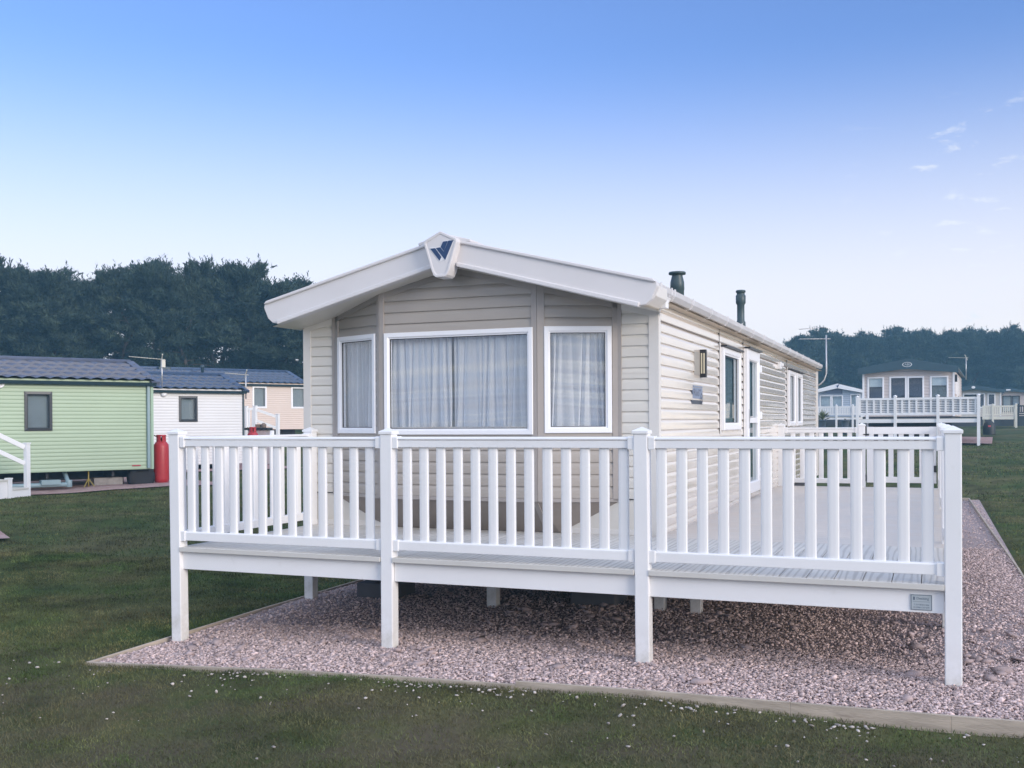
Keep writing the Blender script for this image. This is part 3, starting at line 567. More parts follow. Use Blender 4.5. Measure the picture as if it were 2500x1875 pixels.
door = MB(); ring(door, WR, dr[0], dr[1], dr[2], dr[3], [(0,-.02),(0,.05),(.02,.056),(.13,.056),(.145,.04),(.145,-.03)]); WR.box(door, dr[0]+.14, dr[1]-.14, 1.62, 1.69, -.01, .05); WR.box(door, dr[0]+.1, dr[1]-.1, .70, .80, 0, .052); door = door.build('door', UPVC2, van)
mb = MB(); WR.quad(mb, dr[0]+.14, dr[1]-.14, .80, 2.46, .014); mb.build('pane', GLASSD, door); mb = MB(); WR.quad(mb, dr[0]+.12, dr[1]-.12, .78, 2.48, -.04); mb.build('blind', PANETONE, door)  # second sheet is added too, sky reflection put into its colour
mb = MB(); WR.box(mb, dr[0]+.05, dr[0]+.09, 1.55, 1.8, .056, .066); mb.tube([WR.p(dr[0]+.07, .066, 1.7), WR.p(dr[0]+.07, .10, 1.7), WR.p(dr[0]+.2, .105, 1.7)], .009); mb.build('handle', GALV, door)
for z in (.95, 1.72, 2.36):
    mb = MB(); WR.box(mb, dr[1]-.005, dr[1]+.06, z-.05, z+.05, .02, .075); mb.build('hinge', UPVC2, door, .006)
mb = MB(); WR.box(mb, dr[0]-.01, dr[1]+.01, dr[3]+.002, dr[3]+.022, 0, .09); mb.build('drip_cap', BLACK, door, .002)
# lamp, name plate, sensor, vents
LAMPG = mat('lamp_glass', (.72, .66, .48), .35)
mb = MB(); WR.box(mb, S(10.47), S(11.0), 2.12, 2.355, 0, .016); lb = mb.build('wall_lamp', mat('lamp_plate', (.33, .31, .28), .4), van, .003)
mb = MB(); WR.box(mb, S(10.73), S(10.79), 2.10, 2.39, .014, .078); mb.build('lamp_body', mat('lamp_black', (.018, .02, .024), .35), lb, .003)
for o0, o1 in ((.026, .040), (.052, .066)): mb = MB(); mb.obox(WR.M(0, 0, 0), S(10.73)-.004, S(10.73)+.001, o0, o1, 2.14, 2.352); mb.build('lamp_glass', LAMPG, lb)
SG = mat('sign_face', (.20, .245, .34), .5, .5, .03); SGD = mat('sign_navy', (.03, .04, .065), .35)
mb = MB(); WR.box(mb, S(10.33), S(10.87), 1.815, 2.015, 0, .012); sn = mb.build('name_plate', SGD, van, .003)
mb = MB(); WR.box(mb, S(10.38), S(10.85), 1.876, 1.988, .012, .016); WR.box(mb, S(10.39), S(10.85), 1.994, 2.008, .012, .02); mb.build('plate_face', SG, sn, .001)
mb = MB(); flat_text(mb, WR, S(10.545), 1.935, 'Rio', .10, 2.1, .0165); flat_text(mb, WR, S(10.71), 1.965, 'Gold', .032, 2.0, .0165)
k = len(mb.v); q = [(S(10.80)+.062*math.cos(t)*r, .0172, 1.88+.056*math.sin(t)*r) for r in (1, .8) for t in np.linspace(0, 2*math.pi, 25)[:-1]]
mb.add([WR.p(*p_) for p_ in q], [(i, (i+1) % 24, 24+(i+1) % 24, 24+i) for i in range(24)]); flat_text(mb, WR, S(10.80), 1.88, 'W', .05, 1.2, .0168); mb.build('lettering', SGD, sn)
mb = MB(); WR.box(mb, S(16.62), S(16.74), 2.46, 2.57, 0, .06); mb.prism([(WR.p(S(16.64), 0, 0)[1], 2.50), (WR.p(S(16.72), 0, 0)[1], 2.50), (WR.p(S(16.72), 0, 0)[1], 2.55), (WR.p(S(16.64), 0, 0)[1], 2.55)], XB+.06, XB+.09, 'x'); mb.build('sensor', UPVC2, van, .01)
VENT = mat('vent_tan', (.62, .45, .30), .5)
for y in (18.05, 19.1): mb = MB(); WR.box(mb, S(y)-.05, S(y)+.05, 2.665, 2.705, 0, .05); mb.build('vent', VENT, van, .008)
# roof, soffit, fascia, badge
mb = MB(); YR = YE+.12
for s in (-1, 1):
    mb.add([(XC, YO+.06, 3.31), (XC+s*1.85, YO+.06, 2.842), (XC+s*1.85, YR, 2.842), (XC, YR, 3.31), (XC, YO+.06, 3.255), (XC+s*1.85, YO+.06, 2.80), (XC+s*1.85, YR, 2.80), (XC, YR, 3.255)], [(0,1,2,3),(7,6,5,4),(1,0,4,5),(2,1,5,6),(3,2,6,7)] if s > 0 else [(3,2,1,0),(4,5,6,7),(5,4,0,1),(6,5,1,2),(7,6,2,3)])
    for t in np.linspace(.12, 1.8, 9):
        z = 3.305-.2535*t; mb.box(XC+s*t-.012, XC+s*t+.012, YO+.08, YR, z-.012, z+.012)
roof = mb.build('roof', ROOF, van)
mb = MB()
for s in (-1, 1): mb.add([(XC, YO+.05, sof(XC)), (XC+s*1.9, YO+.05, sof(XC+1.9)), (XC+s*1.9, YH+.02, sof(XC+1.9)), (XC, YH+.02, sof(XC))], [(0,1,2,3)])
mb.build('soffit', CREAMF, van)
mb = MB()
for s in (-1, 1): mb.add([(XC+s*HW, YH, 2.69), (XC+s*1.93, YH, 2.69), (XC+s*1.93, YE, 2.69), (XC+s*HW, YE, 2.69)], [(0,1,2,3)])
mb.build('eaves_board', mat('eaves_tan', (.60, .51, .40), .5), van)
for s in (-1, 1):
    X = lambda t: XC+s*t
    mb = MB(); mb.prism([(X(.10), 3.285), (X(1.92), 2.828), (X(1.955), 2.805), (X(1.962), 2.775), (X(1.915), 2.67), (X(1.86), 2.625), (X(1.80), 2.618), (X(.10), 3.065)], YO, YO+.07); fa = mb.build('fascia', FASC, van, .006)
    mb = MB(); mb.prism([(X(.12), 3.292), (X(1.925), 2.840), (X(1.955), 2.808), (X(1.915), 2.812), (X(.12), 3.262)], YO-.022, YO+.08); mb.prism([(X(.12), 3.088), (X(1.81), 2.645), (X(1.80), 2.606), (X(.12), 3.048)], YO-.02, YO+.075); mb.build('moulding', FASC, fa, .008)
def bpoly(g=0): return [(XC, 3.362-g*1.1), (XC+.157-g, 3.288-g*.7), (XC+.165-g, 3.258), (XC+.088-g, 3.01), (XC+.07-g, 2.968+g*.5), (XC+.045-g*.6, 2.95+g), (XC-.045+g*.6, 2.95+g), (XC-.07+g, 2.968+g*.5), (XC-.088+g, 3.01), (XC-.165+g, 3.258), (XC-.157+g, 3.288-g*.7)]
mb = MB(); yb = YO-.10; o, i_, i2 = bpoly(), bpoly(.022), bpoly(.028); n = len(o)
mb.add([(p[0], YO+.06, p[1]) for p in o]+[(p[0], yb+.012, p[1]) for p in o]+[(p[0]*.92+i_[k][0]*.08, yb, p[1]*.92+i_[k][1]*.08) for k, p in enumerate(o)]+[(p[0], yb, p[1]) for p in i_]+[(p[0], yb+.006, p[1]) for p in i2], [(r*n+k, r*n+(k+1) % n, (r+1)*n+(k+1) % n, (r+1)*n+k) for r in range(4) for k in range(n)]+[tuple(4*n+k for k in range(n))[::-1]])
badge = mb.build('badge', FASC, van, .004)
def em(pts): return [(XC+(x-694)*.00050, 3.362-(y+.076*(x-694)-214)*.000423) for x, y in pts]
mb = MB(); NAVY = mat('emblem_navy', (.012, .045, .13), .3)
for pts in ([(497,587),(594,577),(718,762),(682,842)], [(608,573),(697,560),(768,655),(858,420),(958,408),(793,828)], [(755,437),(846,425),(768,640),(706,552)]): mb.prism(em(pts), yb+.0005, yb+.0085)
mb.build('emblem', NAVY, badge)
mb = MB(); WHT = mat('emblem_white', (.8, .8, .82), .4); mb.prism(em([(478,572),(700,542),(745,425),(975,393),(797,850),(766,815),(682,865)]), yb+.0035, yb+.0075); mb.build('emblem_edge', WHT, badge)
mb = MB(); mb.prism([(XC-.26, 3.285), (XC, 3.352), (XC+.26, 3.285), (XC+.26, 3.262), (XC-.26, 3.262)], YO-.02, YO+.3); mb.build('ridge_cap', FASC, van, .006)
for s in (-1, 1): mb = MB(); mb.prism([(XC+s*1.79, 2.622), (XC+s*1.86, 2.63), (XC+s*1.935, 2.70), (XC+s*1.935, 2.80), (XC+s*1.79, 2.84)], YO+.071, YH-.02 if s < 0 else YH-.06); mb.build('eaves_return', CTRIM, van, .006)
# gutter with brackets and an outlet near the front
GUTW = mat('gutter_plastic', (.56, .555, .57), .45, .5, .06, 3, dirt=((.30, .29, .28), 6, .3)); GUTB = mat('bracket_plastic', (.70, .69, .70), .45)
xg = XB+.105; GP = [(XB+.02, 2.822), (XB+.02, 2.76), (XB+.045, 2.735), (xg-.035, 2.735), (xg-.004, 2.775), (xg, 2.822), (xg-.008, 2.822), (xg-.012, 2.78), (xg-.04, 2.743), (XB+.048, 2.743), (XB+.028, 2.766), (XB+.028, 2.822)]
mb = MB(); mb.prism(GP, YO+.10, YE+.1); gut = mb.build('gutter', GUTW, van)
GB = [(XB+.012, 2.832), (XB+.012, 2.75), (XB+.04, 2.726), (xg-.032, 2.726), (xg+.004, 2.772), (xg+.008, 2.832), (xg-.002, 2.834), (xg-.008, 2.79), (XB+.03, 2.79), (XB+.022, 2.832)]
for y in [YO+.22, YO+.62, YO+.74]+list(np.arange(YH+1.0, YE, .92)):
    mb = MB(); mb.prism(GB, y, y+(.03 if y > YO+.3 else .045)); mb.prism([(XB, 2.70), (XB+.05, 2.728), (XB, 2.735)], y, y+.02); mb.build('bracket', GUTB, gut)
mb = MB(); mb.box(XB+.03, xg-.01, YO+.46, YO+.56, 2.64, 2.74); mb.prism([(XB+.02, 2.735), (xg, 2.735), (xg-.02, 2.70), (XB+.03, 2.70)], YO+.38, YO+.62); mb.build('outlet', UPVC, gut, .004)
# flues and aerial
mb = MB(); mb.lathe([(.09, 2.88), (.088, 2.92), (.078, 2.94), (.078, 3.17), (.082, 3.175), (.08, 3.26), (.062, 3.335), (.062, 3.35), (.098, 3.352), (.10, 3.37), (.094, 3.38)], (-2.75, 11.90, 0), 24); mb.build('flue', FLUE, roof)
mb = MB(); mb.lathe([(.07, 2.88), (.068, 3.10), (.073, 3.11), (.073, 3.17), (.057, 3.20), (.057, 3.44), (.075, 3.47), (.077, 3.58), (.062, 3.60), (.062, 3.63), (.075, 3.635), (.075, 3.66), (.06, 3.67)], (-2.75, 16.2, 0), 20); mb.build('flue', FLUE, roof)
def yagi(mb, p, d, L_, up=(0, 0, 1), n=9):
    p, d = Vector(p), Vector(d).normalized(); mb.tube([p-d*.1, p+d*L_], .011, 6); s = d.cross(Vector(up)).normalized()
    for k in range(n):
        c = p+d*L_*(k+.5)/n; mb.bar(c-s*(.16-.006*k), c+s*(.16-.006*k), .006, .006)
mb = MB(); xa, ya = XB+.19, YE+.0
mb.tube([(XB+.01, ya-.06, 2.38), (XB+.08, ya-.06, 2.42), (XB+.15, ya-.05, 2.50), (xa, ya-.05, 2.64), (xa, ya-.05, 3.44)], .016, 8); mast = mb.build('aerial', GALV, van)
mb = MB(); yagi(mb, (xa, ya-.05, 3.36), (-.8, -.6, -.02), .62, n=8); mb.tube([(xa-.52, ya-.3, 3.56), (xa-.05, ya+.05, 3.62)], .008, 6); mb.build('antenna', GALV, mast)
# interior shell, underside, piers
mb = MB(); mb.box(XA+.05, XB-.05, YH+.05, YE-.05, .60, .62)
mb.add([(XA+.04, YE-.05, .62), (XB-.04, YE-.05, .62), (XB-.04, YE-.05, 2.7), (XA+.04, YE-.05, 2.7)], [(0,1,2,3)]); mb.add([(XA+.04, YH+1.9, .62), (XB-.04, YH+1.9, .62), (XB-.04, YH+1.9, 2.7), (XA+.04, YH+1.9, 2.7)], [(0,1,2,3)]); mb.box(XA+.03, XB-.03, YH+.05, YE-.05, 2.62, 2.64); mb.box(XC-.74, XC+.74, YB+.06, YH+.04, 2.62, 2.64); mb.build('interior', INNER, van)
mb = MB(); mb.box(XA+.02, XB-.02, YH+.02, YE, .42, .55)
for s in (-1, 1): mb.box(XC+s*.9-.06, XC+s*.9+.06, YH+.1, YE-.2, .18, .42)
mb.build('chassis', DARKU, van)
for x, y in ((-5.2, 9.35), (-3.0, 9.6), (-5.2, 14), (-3.0, 14)): mb = MB(); mb.box(x-.22, x+.22, y-.22, y+.22, -.16, .03); mb.box(x-.12, x+.12, y-.12, y+.12, .03, .2); mb.build('pier', mat('pier_block', (.10, .10, .11), .9, var=.2), van, .01)
# curtains hang inside
def curtain(label, wl, a0, a1, z0, z1, off, folds, seed, flare=0.0):
    r = np.random.default_rng(seed); n = int(folds*14); mb = MB(); rows = 12; ph = r.uniform(0, 6.28, 4); vs = []
    for j in range(rows+1):
        t = j/rows; z = z1-(z1-z0)*t
        for i in range(n+1):
            a = i/n; f = 2*math.pi*folds*a; c = (a0+a1)/2; al = a0+(a1-a0)*a; al += flare*(t**2)*(al-c)+.012*math.sin(f*.31+ph[0]+t*1.2)*t*3*(1 if 0 < i < n else 0)
            sn = math.sin(f+ph[2]+1.3*math.sin(f*.23+ph[3])+.5*math.sin(f*.61+t)); o = off-(.016+.009*math.sin(f*.17+ph[1]))*(1+.5*t)*(abs(sn)**1.6*(1 if sn > 0 else -.5)) ; vs.append(wl.p(al, o, z))
    mb.add(vs, [(j*(n+1)+i, j*(n+1)+i+1, (j+1)*(n+1)+i+1, (j+1)*(n+1)+i) for j in range(rows) for i in range(n)], True)
    o = mb.build('curtain', SHEER); return tag(o, label, 'curtain', 'sheer white curtains in the bay windows')
curtain('sheer white curtain in the large bay window, left of its dark gap', WBc, mw[0]+.03, -4.178, 1.45, 2.55, -.065, 9, 1)
curtain('sheer white curtain in the large bay window, right of its dark gap', WBc, -4.142, mw[1]-.03, 1.45, 2.55, -.065, 10, 2)
curtain('sheer curtain behind the canted bay window beside the corner post', WBr, .06, .67, 1.45, 2.55, -.065, 8, 3)
curtain('sheer curtain behind the narrow looking canted window facing the pines', WBl, .06, .67, 1.45, 2.55, -.065, 8, 4)
del mb
# ------------------------------------------------------------------ trees
NEED = mat('pine_needles', (.022, .040, .033), .8, .25, .45, 1.1, island=.5, hue=(.050, .072, .048))
BARK = mat('pine_bark', (.075, .058, .048), .9, .2, .3, 3, .4, 20)
def pine_mesh(seed, H, Rr, dense=1.0, base=.22, bare=0):
    """needle tufts on whorled boughs; returns crown and trunk meshes"""
    r = np.random.default_rng(seed); tb = MB(); n = 9; pts = [(r.normal(0, .05)*k, r.normal(0, .05)*k, H*.97*k/n) for k in range(n+1)]; tb.tube(pts, [.17*(1-k/n)**.8+.02 for k in range(n+1)], 7)
    cen = []; out = []
    nb = int(40*dense)
    for k in range(nb):
        t = base+(1-base)*((k+r.random())/nb); z = H*t; prof = (1-(abs(t-.52)/.56)**2.2) if t > .5 else .62+.38*(t-base)/(.5-base)
        L_ = Rr*max(prof, .12)*r.uniform(.7, 1.18); a = k*2.399+r.normal(0, .5); up = r.uniform(-.05, .28)+max(0, t-.72)*2.0
        bx, by, bz = np.interp(z, [p[2] for p in pts], [p[0] for p in pts]), np.interp(z, [p[2] for p in pts], [p[1] for p in pts]), z
        e = (bx+math.cos(a)*L_, by+math.sin(a)*L_, z+L_*up); tb.tube([(bx, by, bz), ((bx+e[0])/2, (by+e[1])/2, (bz+e[2])/2+.04*L_), e], [.045*(1-t)+.018, .025*(1-t)+.012, .008], 4)
        if t < bare and r.random() < .6: continue
        m = int(66*dense*(.5+L_/Rr)); s = r.beta(2.2, 1.1, m)
        cen.append(np.stack([bx+(e[0]-bx)*s+r.normal(0, .25, m)*(.4+s*.6), by+(e[1]-by)*s+r.normal(0, .25, m)*(.4+s*.6), bz+(e[2]-bz)*s+r.normal(.05, .115, m)], 1)); out.append(np.tile([math.cos(a), math.sin(a), 1.0+up], (m, 1)))
    m = int(70*dense); cen.append(np.stack([r.normal(0, .22*Rr, m), r.normal(0, .22*Rr, m), H*r.uniform(.86, 1.0, m)], 1)); out.append(np.tile([0, 0, 1.4], (m, 1)))
    cen = np.concatenate(cen); out = np.concatenate(out); N_ = len(cen); nl = 9
    d = out[:, None]*.9+r.normal(0, .75, (N_, nl, 3)); d /= np.linalg.norm(d, axis=2, keepdims=True); ln = r.uniform(.18, .40, (N_, nl, 1)); wd = np.cross(d, r.normal(0, 1, (N_, nl, 3))); wd /= np.linalg.norm(wd, axis=2, keepdims=True); wd *= r.uniform(.018, .036, (N_, nl, 1))
    c = cen[:, None]+r.normal(0, .05, (N_, nl, 3)); V = np.stack([c-wd*.6, c+wd*.6, c+d*ln*.6+wd, c+d*ln, c+d*ln*.6-wd], 2).reshape(-1, 3)
    # upright candle shoots along the top
    ns = int(190*dense); rad = np.hypot(cen[:, 0], cen[:, 1]); top = cen[np.argsort(cen[:, 2]+rad*.9+r.normal(0, 1.1, N_))[-ns*5::5]]; W = []
    for p in top:
        h = r.uniform(.35, .8); lx, ly = r.normal(0, .22, 2)
        for q in range(9):
            t = q/9; a = r.uniform(0, 6.28); dd = np.array([math.cos(a)*.12, math.sin(a)*.12, .14]); w_ = np.array([-math.sin(a), math.cos(a), 0])*.03; b = p+np.array([lx*h*t, ly*h*t, h*t]); W.append([b-w_*.6, b+w_*.6, b+dd*.6+w_, b+dd, b+dd*.6-w_])
    V = np.concatenate([V, np.array(W).reshape(-1, 3)]); F = np.arange(len(V)).reshape(-1, 5); 
    cm = npmesh('crown', V, F, NEED); t_ = tb.build('trunk', BARK); tm = t_.data; bpy.data.objects.remove(t_); return cm, tm
PINES = [pine_mesh(11, 9.6, 2.3, 1.0), pine_mesh(12, 10.2, 2.6, 1.1), pine_mesh(13, 8.8, 2.1, .95, .2), pine_mesh(14, 10.0, 2.1, .95, .26, .58), pine_mesh(15, 9.2, 2.7, 1.05)]
def pine(x, y, H, lab, grp, k, base=None):
    cm, tm = PINES[k % 5]; h0 = [9.6, 10.2, 8.8, 10.0, 9.2][k % 5]; t = thing('pine_tree', lab, 'tree', (x, y, gz(x, y)-.05 if base is None else base), rng.uniform(0, 6.28), grp); s = H/h0
    t.scale = (s*rng.uniform(.95, 1.2),)*2+(s,); link('trunk', tm, t); link('crown', cm, t)
# left belt: heights read off the skyline of the photograph
SKYL = [(-330, 650), (-150, 655), (0, 668), (60, 690), (110, 672), (165, 708), (215, 698), (262, 672), (330, 690), (400, 652), (470, 655), (530, 668), (610, 665), (660, 700), (735, 712), (800, 740), (880, 770), (1130, 790)]
def row(us, q, lab, grp, sky, jit, k0, top_add=0):
    for i, u in enumerate(us):
        qq = q+rng.uniform(-jit, jit); uu = u+rng.uniform(-9, 9); v = np.interp(uu, [a for a, b in sky], [b for a, b in sky]); p = P(uu, v+top_add+rng.uniform(-6, 16), qq); g = gz(p.x, p.y); pine(p.x, p.y, p.z-g, lab, grp, 3 if 440 < uu < 540 else i+k0)
row(np.arange(-330, 1130, 78), 62, 'tall dark pine in the front rank of the belt behind the tiled caravans', 'front rank of pines behind the left caravans', SKYL, 1.8, 0)
row(np.arange(-300, 1130, 84), 68, 'dark pine in the second rank of the belt behind the tiled caravans', 'second rank of pines behind the left caravans', SKYL, 1.8, 2, 6)
SKYR = [(1790, 905), (1880, 875), (1925, 842), (1990, 820), (2080, 832), (2160, 826), (2230, 812), (2300, 826), (2360, 812), (2430, 820), (2520, 812), (2700, 815)]
row(np.arange(1790, 2820, 34), 118, 'distant blue green pine in the front of the wood beyond the right caravans', 'front pines of the distant wood on the right', SKYR, 3, 1, 4)
row(np.arange(1790, 2840, 36), 128, 'distant blue green pine farther back in the wood on the right', 'farther pines of the distant wood on the right', SKYR, 4, 3)

# ------------------------------------------------------------------ neighbouring caravans
TILE_B = mat('tile_slate_blue', (.095, .11, .155), .5, .5, .12, 4); TILE_D = mat('tile_dark_blue', (.045, .075, .135), .45, .5, .12, 4)
GREENW = mat('green_cladding', (.35, .455, .315), .45, .5, .04, .8, .03, 6); GREENT = mat('green_trim', (.33, .47, .35), .45); WHITEW = mat('white_cladding', (.70, .70, .71), .45, .5, .04, .8); PINKW = mat('peach_cladding', (.63, .53, .465), .5, .5, .04, .8)
DKFR = mat('charcoal_frame', (.028, .034, .042), .4); BLIND = mat('window_blind', (.30, .31, .33), .7); PIPEB = mat('blue_grey_pipe', (.24, .34, .37), .4); GUTD = mat('dark_gutter', (.022, .045, .06), .4)
def local(mb, f):
    mb.v = [tuple(f(*p)) for p in mb.v]; return mb
def tiled_caravan(name, lab, loc, L_, wm, tm, zb, ze, zr, wins, frame, trimm, W=3.7, ang=60, waves=None):
    """long side facing -y in its own frame, right end at x = 0"""
    t = thing(name, lab, 'caravan', (loc[0], loc[1], gz(*loc[:2])), R(ang)); g = t.location.z; zb, ze, zr = zb-g, ze-g, zr-g
    w_ = Wall((-L_, 0), (1, 0)); holes = [(L_+a+.03, L_+b-.03, c-g+.03, d-g-.03) for a, b, c, d in wins]
    mb = MB(); siding(mb, w_, 0, L_, zb, ze, .088, holes, ROUND2); mb.build('wall', wm, t)
    mb = MB(); mb.add([(0, 0, zb), (0, W, zb), (0, W, ze), (0, W/2, zr), (0, 0, ze)], [(0,1,2,3,4)]); mb.add([(-L_, 0, zb), (-L_, W, zb), (-L_, W, ze), (-L_, W/2, zr), (-L_, 0, ze)], [(4,3,2,1,0)]); mb.add([(0, W, zb), (-L_, W, zb), (-L_, W, ze), (0, W, ze)], [(0,1,2,3)]); mb.add([(0, 0, zb), (-L_, 0, zb), (-L_, W, zb), (0, W, zb)], [(0,1,2,3)]); mb.build('end_wall', wm, t)
    n = int(L_/.045); rows = 5; vs = []; ov = .14
    ys = []; 
    for r_ in range(rows):
        for e in (0, .5, .999): ys.append(((r_+e)/rows, (.065*(1-e))))
    for f_, st in ys:
        for i in range(n+1):
            x = -L_-.05+(L_+.10)*i/n; y = -ov+(W/2+ov)*f_; z = ze-.02+(zr-ze)*((y+0)/(W/2))+st+.045*abs(math.sin(math.pi*(x+.09*f_*rows)/.30)); vs.append((x, y, z))
    fs = [(j*(n+1)+i, j*(n+1)+i+1, (j+1)*(n+1)+i+1, (j+1)*(n+1)+i) for j in range(len(ys)-1) for i in range(n)]
    mb = MB(); mb.add(vs, fs); mb.add([(-L_-.05, W/2, zr), (.05, W/2, zr), (.05, W+ov, ze-.05), (-L_-.05, W+ov, ze-.05)], [(0,1,2,3)]); ro = mb.build('roof', tm, t)
    mb = MB(); mb.tube([(-L_-.06, W/2, zr+.03), (.06, W/2, zr+.03)], .07, 8); mb.build('ridge', tm, ro)
    mb = MB(); mb.bar((.03, -ov-.02, ze-.06), (.03, W/2, zr+.03), .20, .08); mb.build('verge', tm, ro)
    mb = MB(); mb.prism([(-.03, ze-.05), (-.03, ze-.13), (-ov+.0, ze-.13), (-ov-.03, ze-.05)], -L_-.03, .05, 'x'); mb.build('gutter', GUTD, t)
    mb = MB(); w_.box(mb, L_-.05, L_+.012, zb, ze-.1, 0, .03); mb.build('corner_trim', trimm, t)
    for a, b, c, d in wins:
        o = window(t, w_, L_+a, L_+b, c-g, d-g, frame, GLASSD, [(0,-.02),(0,.03),(.06,.036),(.075,.02),(.075,-.03)], .07, seal=False)
        mb = MB(); w_.quad(mb, L_+a+.02, L_+b-.02, c-g+.02, d-g-.02, -.10); mb.build('blind', BLIND, o)
    mb = MB()
    for y in (.9, W-.9): mb.box(-L_+.1, -.1, y-.05, y+.05, zb-.22, zb-.001)
    for x in np.arange(-L_+.6, 0, 1.5): mb.box(x-.03, x+.03, .2, W-.2, zb-.16, zb-.002)
    mb.build('chassis', DARKU, t)
    return t, w_, g
def wheel_parts(t, x, y, z, r):
    mb = MB(); mb.lathe([(r*.55, -.11), (r*.93, -.11), (r, -.07), (r, .07), (r*.93, .11), (r*.55, .11)], n=20); local(mb, lambda a, b, c: (x+a, y+c, z+b)); wh = mb.build('tyre', mat('tyre_rubber', (.018, .019, .022), .75), t)
    mb = MB(); mb.lathe([(.02, -.07), (r*.55, -.08), (r*.56, .0), (.02, .02)], n=16); local(mb, lambda a, b, c: (x+a, y+c, z+b)); mb.build('rim', mat('wheel_rim', (.10, .10, .11), .5, metal=.5), wh)
# green one
E1 = (-17.79, 20.30); tg, wg, gg = tiled_caravan('static_caravan', 'long mint green caravan with blue grey tiled roof and dark framed window', E1, 10.5, GREENW, TILE_B, .555, 2.72, 3.24, [(-2.93, -2.33, 1.517, 2.423), (-5.6, -4.9, 1.517, 2.423), (-8.4, -7.7, 1.517, 2.423)], DKFR, GREENT)
mb = MB(); wg.box(mb, 10.5-.155, 10.5-.085, .58-gg, 2.62-gg, .012, .08); mb.build('downpipe', PIPEB, tg, .01)
mb = MB(); wg.box(mb, 10.5-.51, 10.5-.31, .640-gg, .664-gg, .01, .03); mb.build('reflector', mat('reflector_red', (.42, .02, .05), .3), tg)
mb = MB(); wg.box(mb, 10.5-2.74, 10.5-2.50, 2.61-gg, 2.67-gg, .005, .03); mb.build('vent', GREENT, tg, .008)
mb = MB(); mb.lathe([(.03, 0), (.085, 0), (.10, .03), (.085, .055), (.06, .03), (.0, .02)], n=18); local(mb, lambda a, b, c: (-3.44+a, -.01-c, 2.585-gg+b)); mb.build('light', UPVC2, tg)
wheel_parts(tg, -.20, .30, .30-gg+.05, .33)
mb = MB(); mb.tube([(-3.6, -.1, .265-gg), (-2.0, -.1, .262-gg)], .055, 10); mb.tube([(-2.0, -.1, .2-gg), (-2.0, -.1, .36-gg)], .075, 10); mb.tube([(-2.0, -.06, .3-gg), (-2.0, .3, .56-gg)], .05, 10); mb.box(-2.62, -2.2, -.2, .02, .27-gg, .38-gg); mb.build('waste_pipe', PIPEB, tg, .004)
# white one
E2 = (-20.34, 27.37); tw, ww, gw = tiled_caravan('static_caravan', 'white caravan with dark blue tiled roof standing past the red gas bottle', E2, 10.5, WHITEW, TILE_D, .40, 2.74, 3.25, [(-2.095, -1.513, 1.731, 2.519), (-5.0, -4.4, 1.7, 2.5)], DKFR, GUTD)
mb = MB(); mb.lathe([(.0, .0), (.09, .0), (.095, .05), (.05, .09), (.0, .09)], n=16); local(mb, lambda a, b, c: (-2.56+a, -.01-c, 2.58-gw+b)); mb.build('light', UPVC2, tw)
def aerial(t, x, y, z0, z1, L_, box=True, d=(-1, -.05, .05)):
    mb = MB(); mb.tube([(x, y, z0), (x, y, z1)], .022, 8); a = mb.build('aerial', GALV, t); mb = MB(); yagi(mb, (x, y, z1-.02), d, L_, n=11); mb.bar((x-.05, y-.2, z1+.12), (x+.05, y+.2, z1-.12), .03, .03)
    if box: mb.box(x-.02, x+.09, y-.05, y+.05, z1-.26, z1-.04)
    mb.build('antenna', mat('aerial_cream', (.62, .60, .52), .5), a)
aerial(tw, -2.62, -.05, 2.75-gw, 3.64-gw, 1.0); aerial(tw, .07, -.02, 2.45-gw, 3.24-gw, .70, False)
# peach one
E3 = (-24.66, 37.48); tp, wp, gp = tiled_caravan('static_caravan', 'peach coloured caravan with white window frames in front of the pines', E3, 11, PINKW, TILE_D, 1.42, 3.34, 3.90, [(-2.415, -1.788, 2.294, 3.206), (-.69, .012-.02, 2.291, 3.208), (-5.2, -4.5, 2.3, 3.2)], UPVC2, PINKW)
mb = MB(); mb.lathe([(.06, 0), (.06, .3), (.09, .34), (.09, .42), (.05, .46)], (-4.2, .8, 3.6-gp), 12); mb.build('flue', GUTD, tp)
mb = MB(); mb.box(-5.7, -5.2, 1.6, 2.0, 3.85-gp, 3.99-gp); mb.build('roof_vent', GUTD, tp, .02)
# gravel patches under them
def patch(E, L_, W, ang, m0, lab, x1=1.0, y0=-1.1, up=.03):
    a = R(ang); ca, sa = math.cos(a), math.sin(a); n, mm = 26, 14; V = []; 
    for j in range(mm+1):
        for i in range(n+1):
            x = -L_-m0+(L_+m0+x1)*i/n; y = y0+(W-y0+.5)*j/mm; X_, Y_ = E[0]+x*ca-y*sa, E[1]+x*sa+y*ca; V.append((X_, Y_))
    V = np.array(V); z = lawn_h(V[:, 0], V[:, 1])+up; i, j = np.meshgrid(np.arange(n), np.arange(mm)); k = (j*(n+1)+i).ravel()
    tag(link('gravel_bed', npmesh('gravel_bed', np.column_stack([V, z]), np.stack([k, k+1, k+n+2, k+n+1], 1), PGR)), lab, 'gravel bed', kind='structure')
PGR = mat('red_gravel', (.36, .235, .215), .9, .15, .25, 14, .6, 60, hue=(.44, .31, .29))
patch(E1, 10.5, 3.7, 60, .5, 'reddish gravel strip under the mint green caravan', 1.5); patch(E2, 10.5, 3.7, 60, .5, 'reddish gravel strip under the white tiled caravan', 1.6); patch(E3, 11, 3.7, 60, .5, 'reddish gravel strip under the peach caravan', 1.0)
a = gz(-14, 12.5); V = [(-13.1, 11.8), (-15.6, 13.4), (-17.6, 11.4), (-14.6, 9.6)]
bed('gravel_bed', V, 'corner of another pink gravel bed at the picture edge', lambda x, y: gz(x, y)+.05, PGR)
